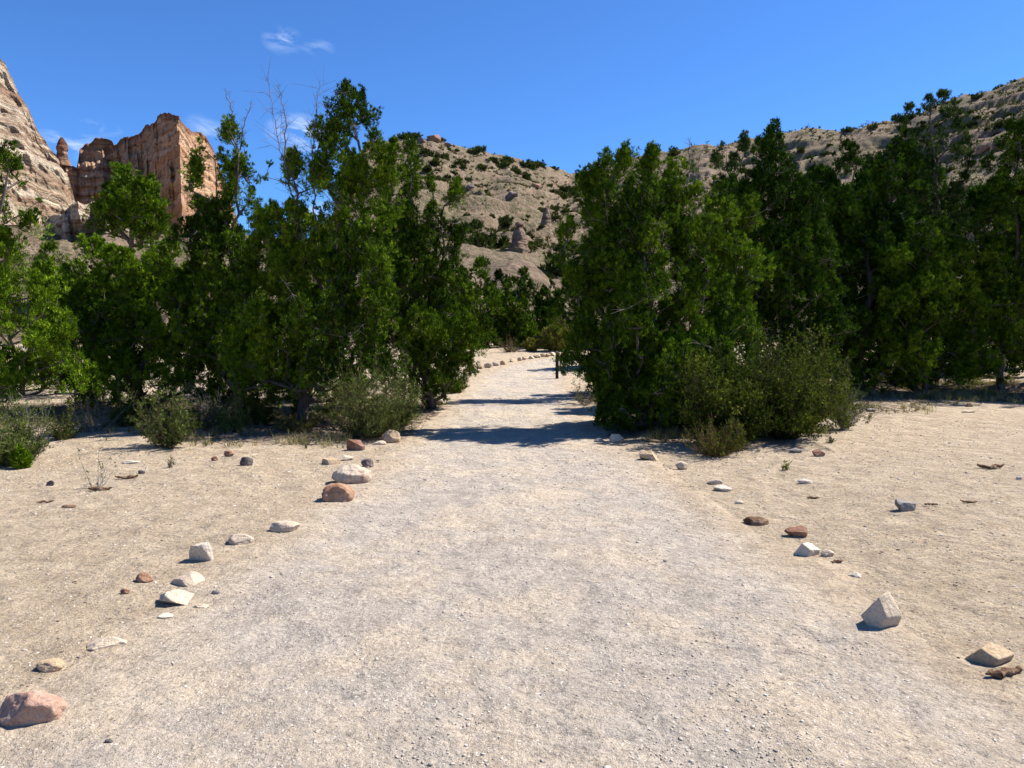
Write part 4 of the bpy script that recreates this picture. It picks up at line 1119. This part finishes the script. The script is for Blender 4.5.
# weathered boulders along the hill crest
CR = [(384, 146, 9, "dark boulder at the left end of the central ridge"), (412, 142, 8, "leftmost of three boulders crowning the central ridge"), (421, 141, 9, "middle one of three boulders crowning the central ridge"), (434, 139, 14, "largest reddish boulder crowning the central ridge"), (448, 146, 8, "small boulder just right of the ridge crown"), (470, 188, 9, "low outcrop block on the upper central slope"), (536, 188, 10, "dark outcrop block on the right of the central slope"), (512, 196, 12, "red brown ledge block above the tent rock"), (1000, 145, 14, "dark ledge block on the right hill below the skyline"), (985, 152, 12, "dark ledge block left of its neighbour on the right hill")]
for i, (px, py, w, lab) in enumerate(CR):
    # step along the view ray until it meets the hill
    Ys = np.linspace(50, 195, 1500); d = pix_dir(px, py)
    X_, Z_ = d[0] / d[1] * Ys, CAMH + d[2] / d[1] * Ys
    hit = Z_ < hill_z(X_, Ys)
    idx = int(np.argmax(hit)) if hit.any() else int(np.argmin(Z_ - hill_z(X_, Ys)))
    Yd = Ys[idx]; x = X_[idx]; s = w * Yd / FP / 2
    V = rock_shape(500 + i, .8, ICO3) * np.array([s, s, s * .8])
    o = link("outcrop_boulder", make_mesh("outcrop_boulder", V, ICO3[1]), smat('purple' if i % 3 else 'red')); o.location = (x, Yd, float(hill_z(x, Yd)) + s * .1)
    tag(o, lab, "boulder")

# ---------------------------------------------------------------- bark pieces on the sand
def bark_piece(px, pyb, wpx, label, seed, rise=.4, nm="bark_piece"):
    rng = np.random.default_rng(seed)
    g = on_ground(px, pyb); sc = g[1] / FP; L_ = wpx * sc
    n = 14
    t_ = np.linspace(-.5, .5, n)
    pts = np.stack([t_ * L_, .10 * L_ * fbm(t_ * 5 + seed, 0, 0, 3, seed), .03 * L_ + rise * L_ * (t_ ** 2) * 1.3 + .04 * L_ * fbm(t_ * 8, 5, 0, 3, seed)], 1)
    r = L_ * .085 * (1 - (2 * np.abs(t_)) ** 3 * .6) * (1 + .35 * fbm(t_ * 12, 9, 0, 2, seed))
    V, F = tubes(pts[:-1], pts[1:], r[:-1], r[1:], 7)
    V[:, 2] *= .9
    o = link(nm, make_mesh(nm, V, F), smat('brown')); o.location = tuple(g + np.array([0, 0, .01]))
    o.rotation_euler = (0, 0, rng.uniform(-.3, .3))
    return tag(o, label, "wood piece")
bark_piece(992, 469, 26, "curled rust brown bark piece on the right sand", 1)
bark_piece(931, 506, 13, "short brown stick right of the grey stone", 2, .1)
bark_piece(969, 504, 15, "brown curled bark bit further right of the short brown stick", 3)
bark_piece(1003, 676, 46, "long rusty brown stick below the wedge shaped stone", 4, .1)
bark_piece(837, 564, 14, "thin dark twig below the small peach coloured stone", 5, .05)
bark_piece(813, 499, 12, "flat brown bark scrap below the white flat stone", 6, .1)
bark_piece(100, 491, 22, "reddish dry leaves and bark at the foot of the bare twiggy plant", 7, .1)
bark_piece(126, 479, 22, "yellow brown dead twig right of the bare twiggy plant", 8, .1)
bark_piece(45, 503, 16, "thin grey brown twig on the left sand", 9, .05)

# ---------------------------------------------------------------- trail marker post
pg = on_ground(557, 379)
import bmesh
bm = bmesh.new()
w, h = .042, (379 - 354) * pg[1] / FP
vs = [bm.verts.new((sx * w, sy * w, z + (sy * .02 if z > 0 else 0))) for z in (-.2, h) for sx, sy in ((-1, -1), (1, -1), (1, 1), (-1, 1))]
bm.faces.new(vs[0:4][::-1]); bm.faces.new(vs[4:8])
for i in range(4): bm.faces.new((vs[i], vs[(i + 1) % 4], vs[4 + (i + 1) % 4], vs[4 + i]))
bmesh.ops.bevel(bm, geom=bm.edges[:], offset=.008, segments=2, affect='EDGES')
me = bpy.data.meshes.new("marker_post"); bm.to_mesh(me); bm.free()
po = link("marker_post", me, M_post); po.location = tuple(pg)
tag(po, "short dark wooden marker post at the right edge of the far path", "post")
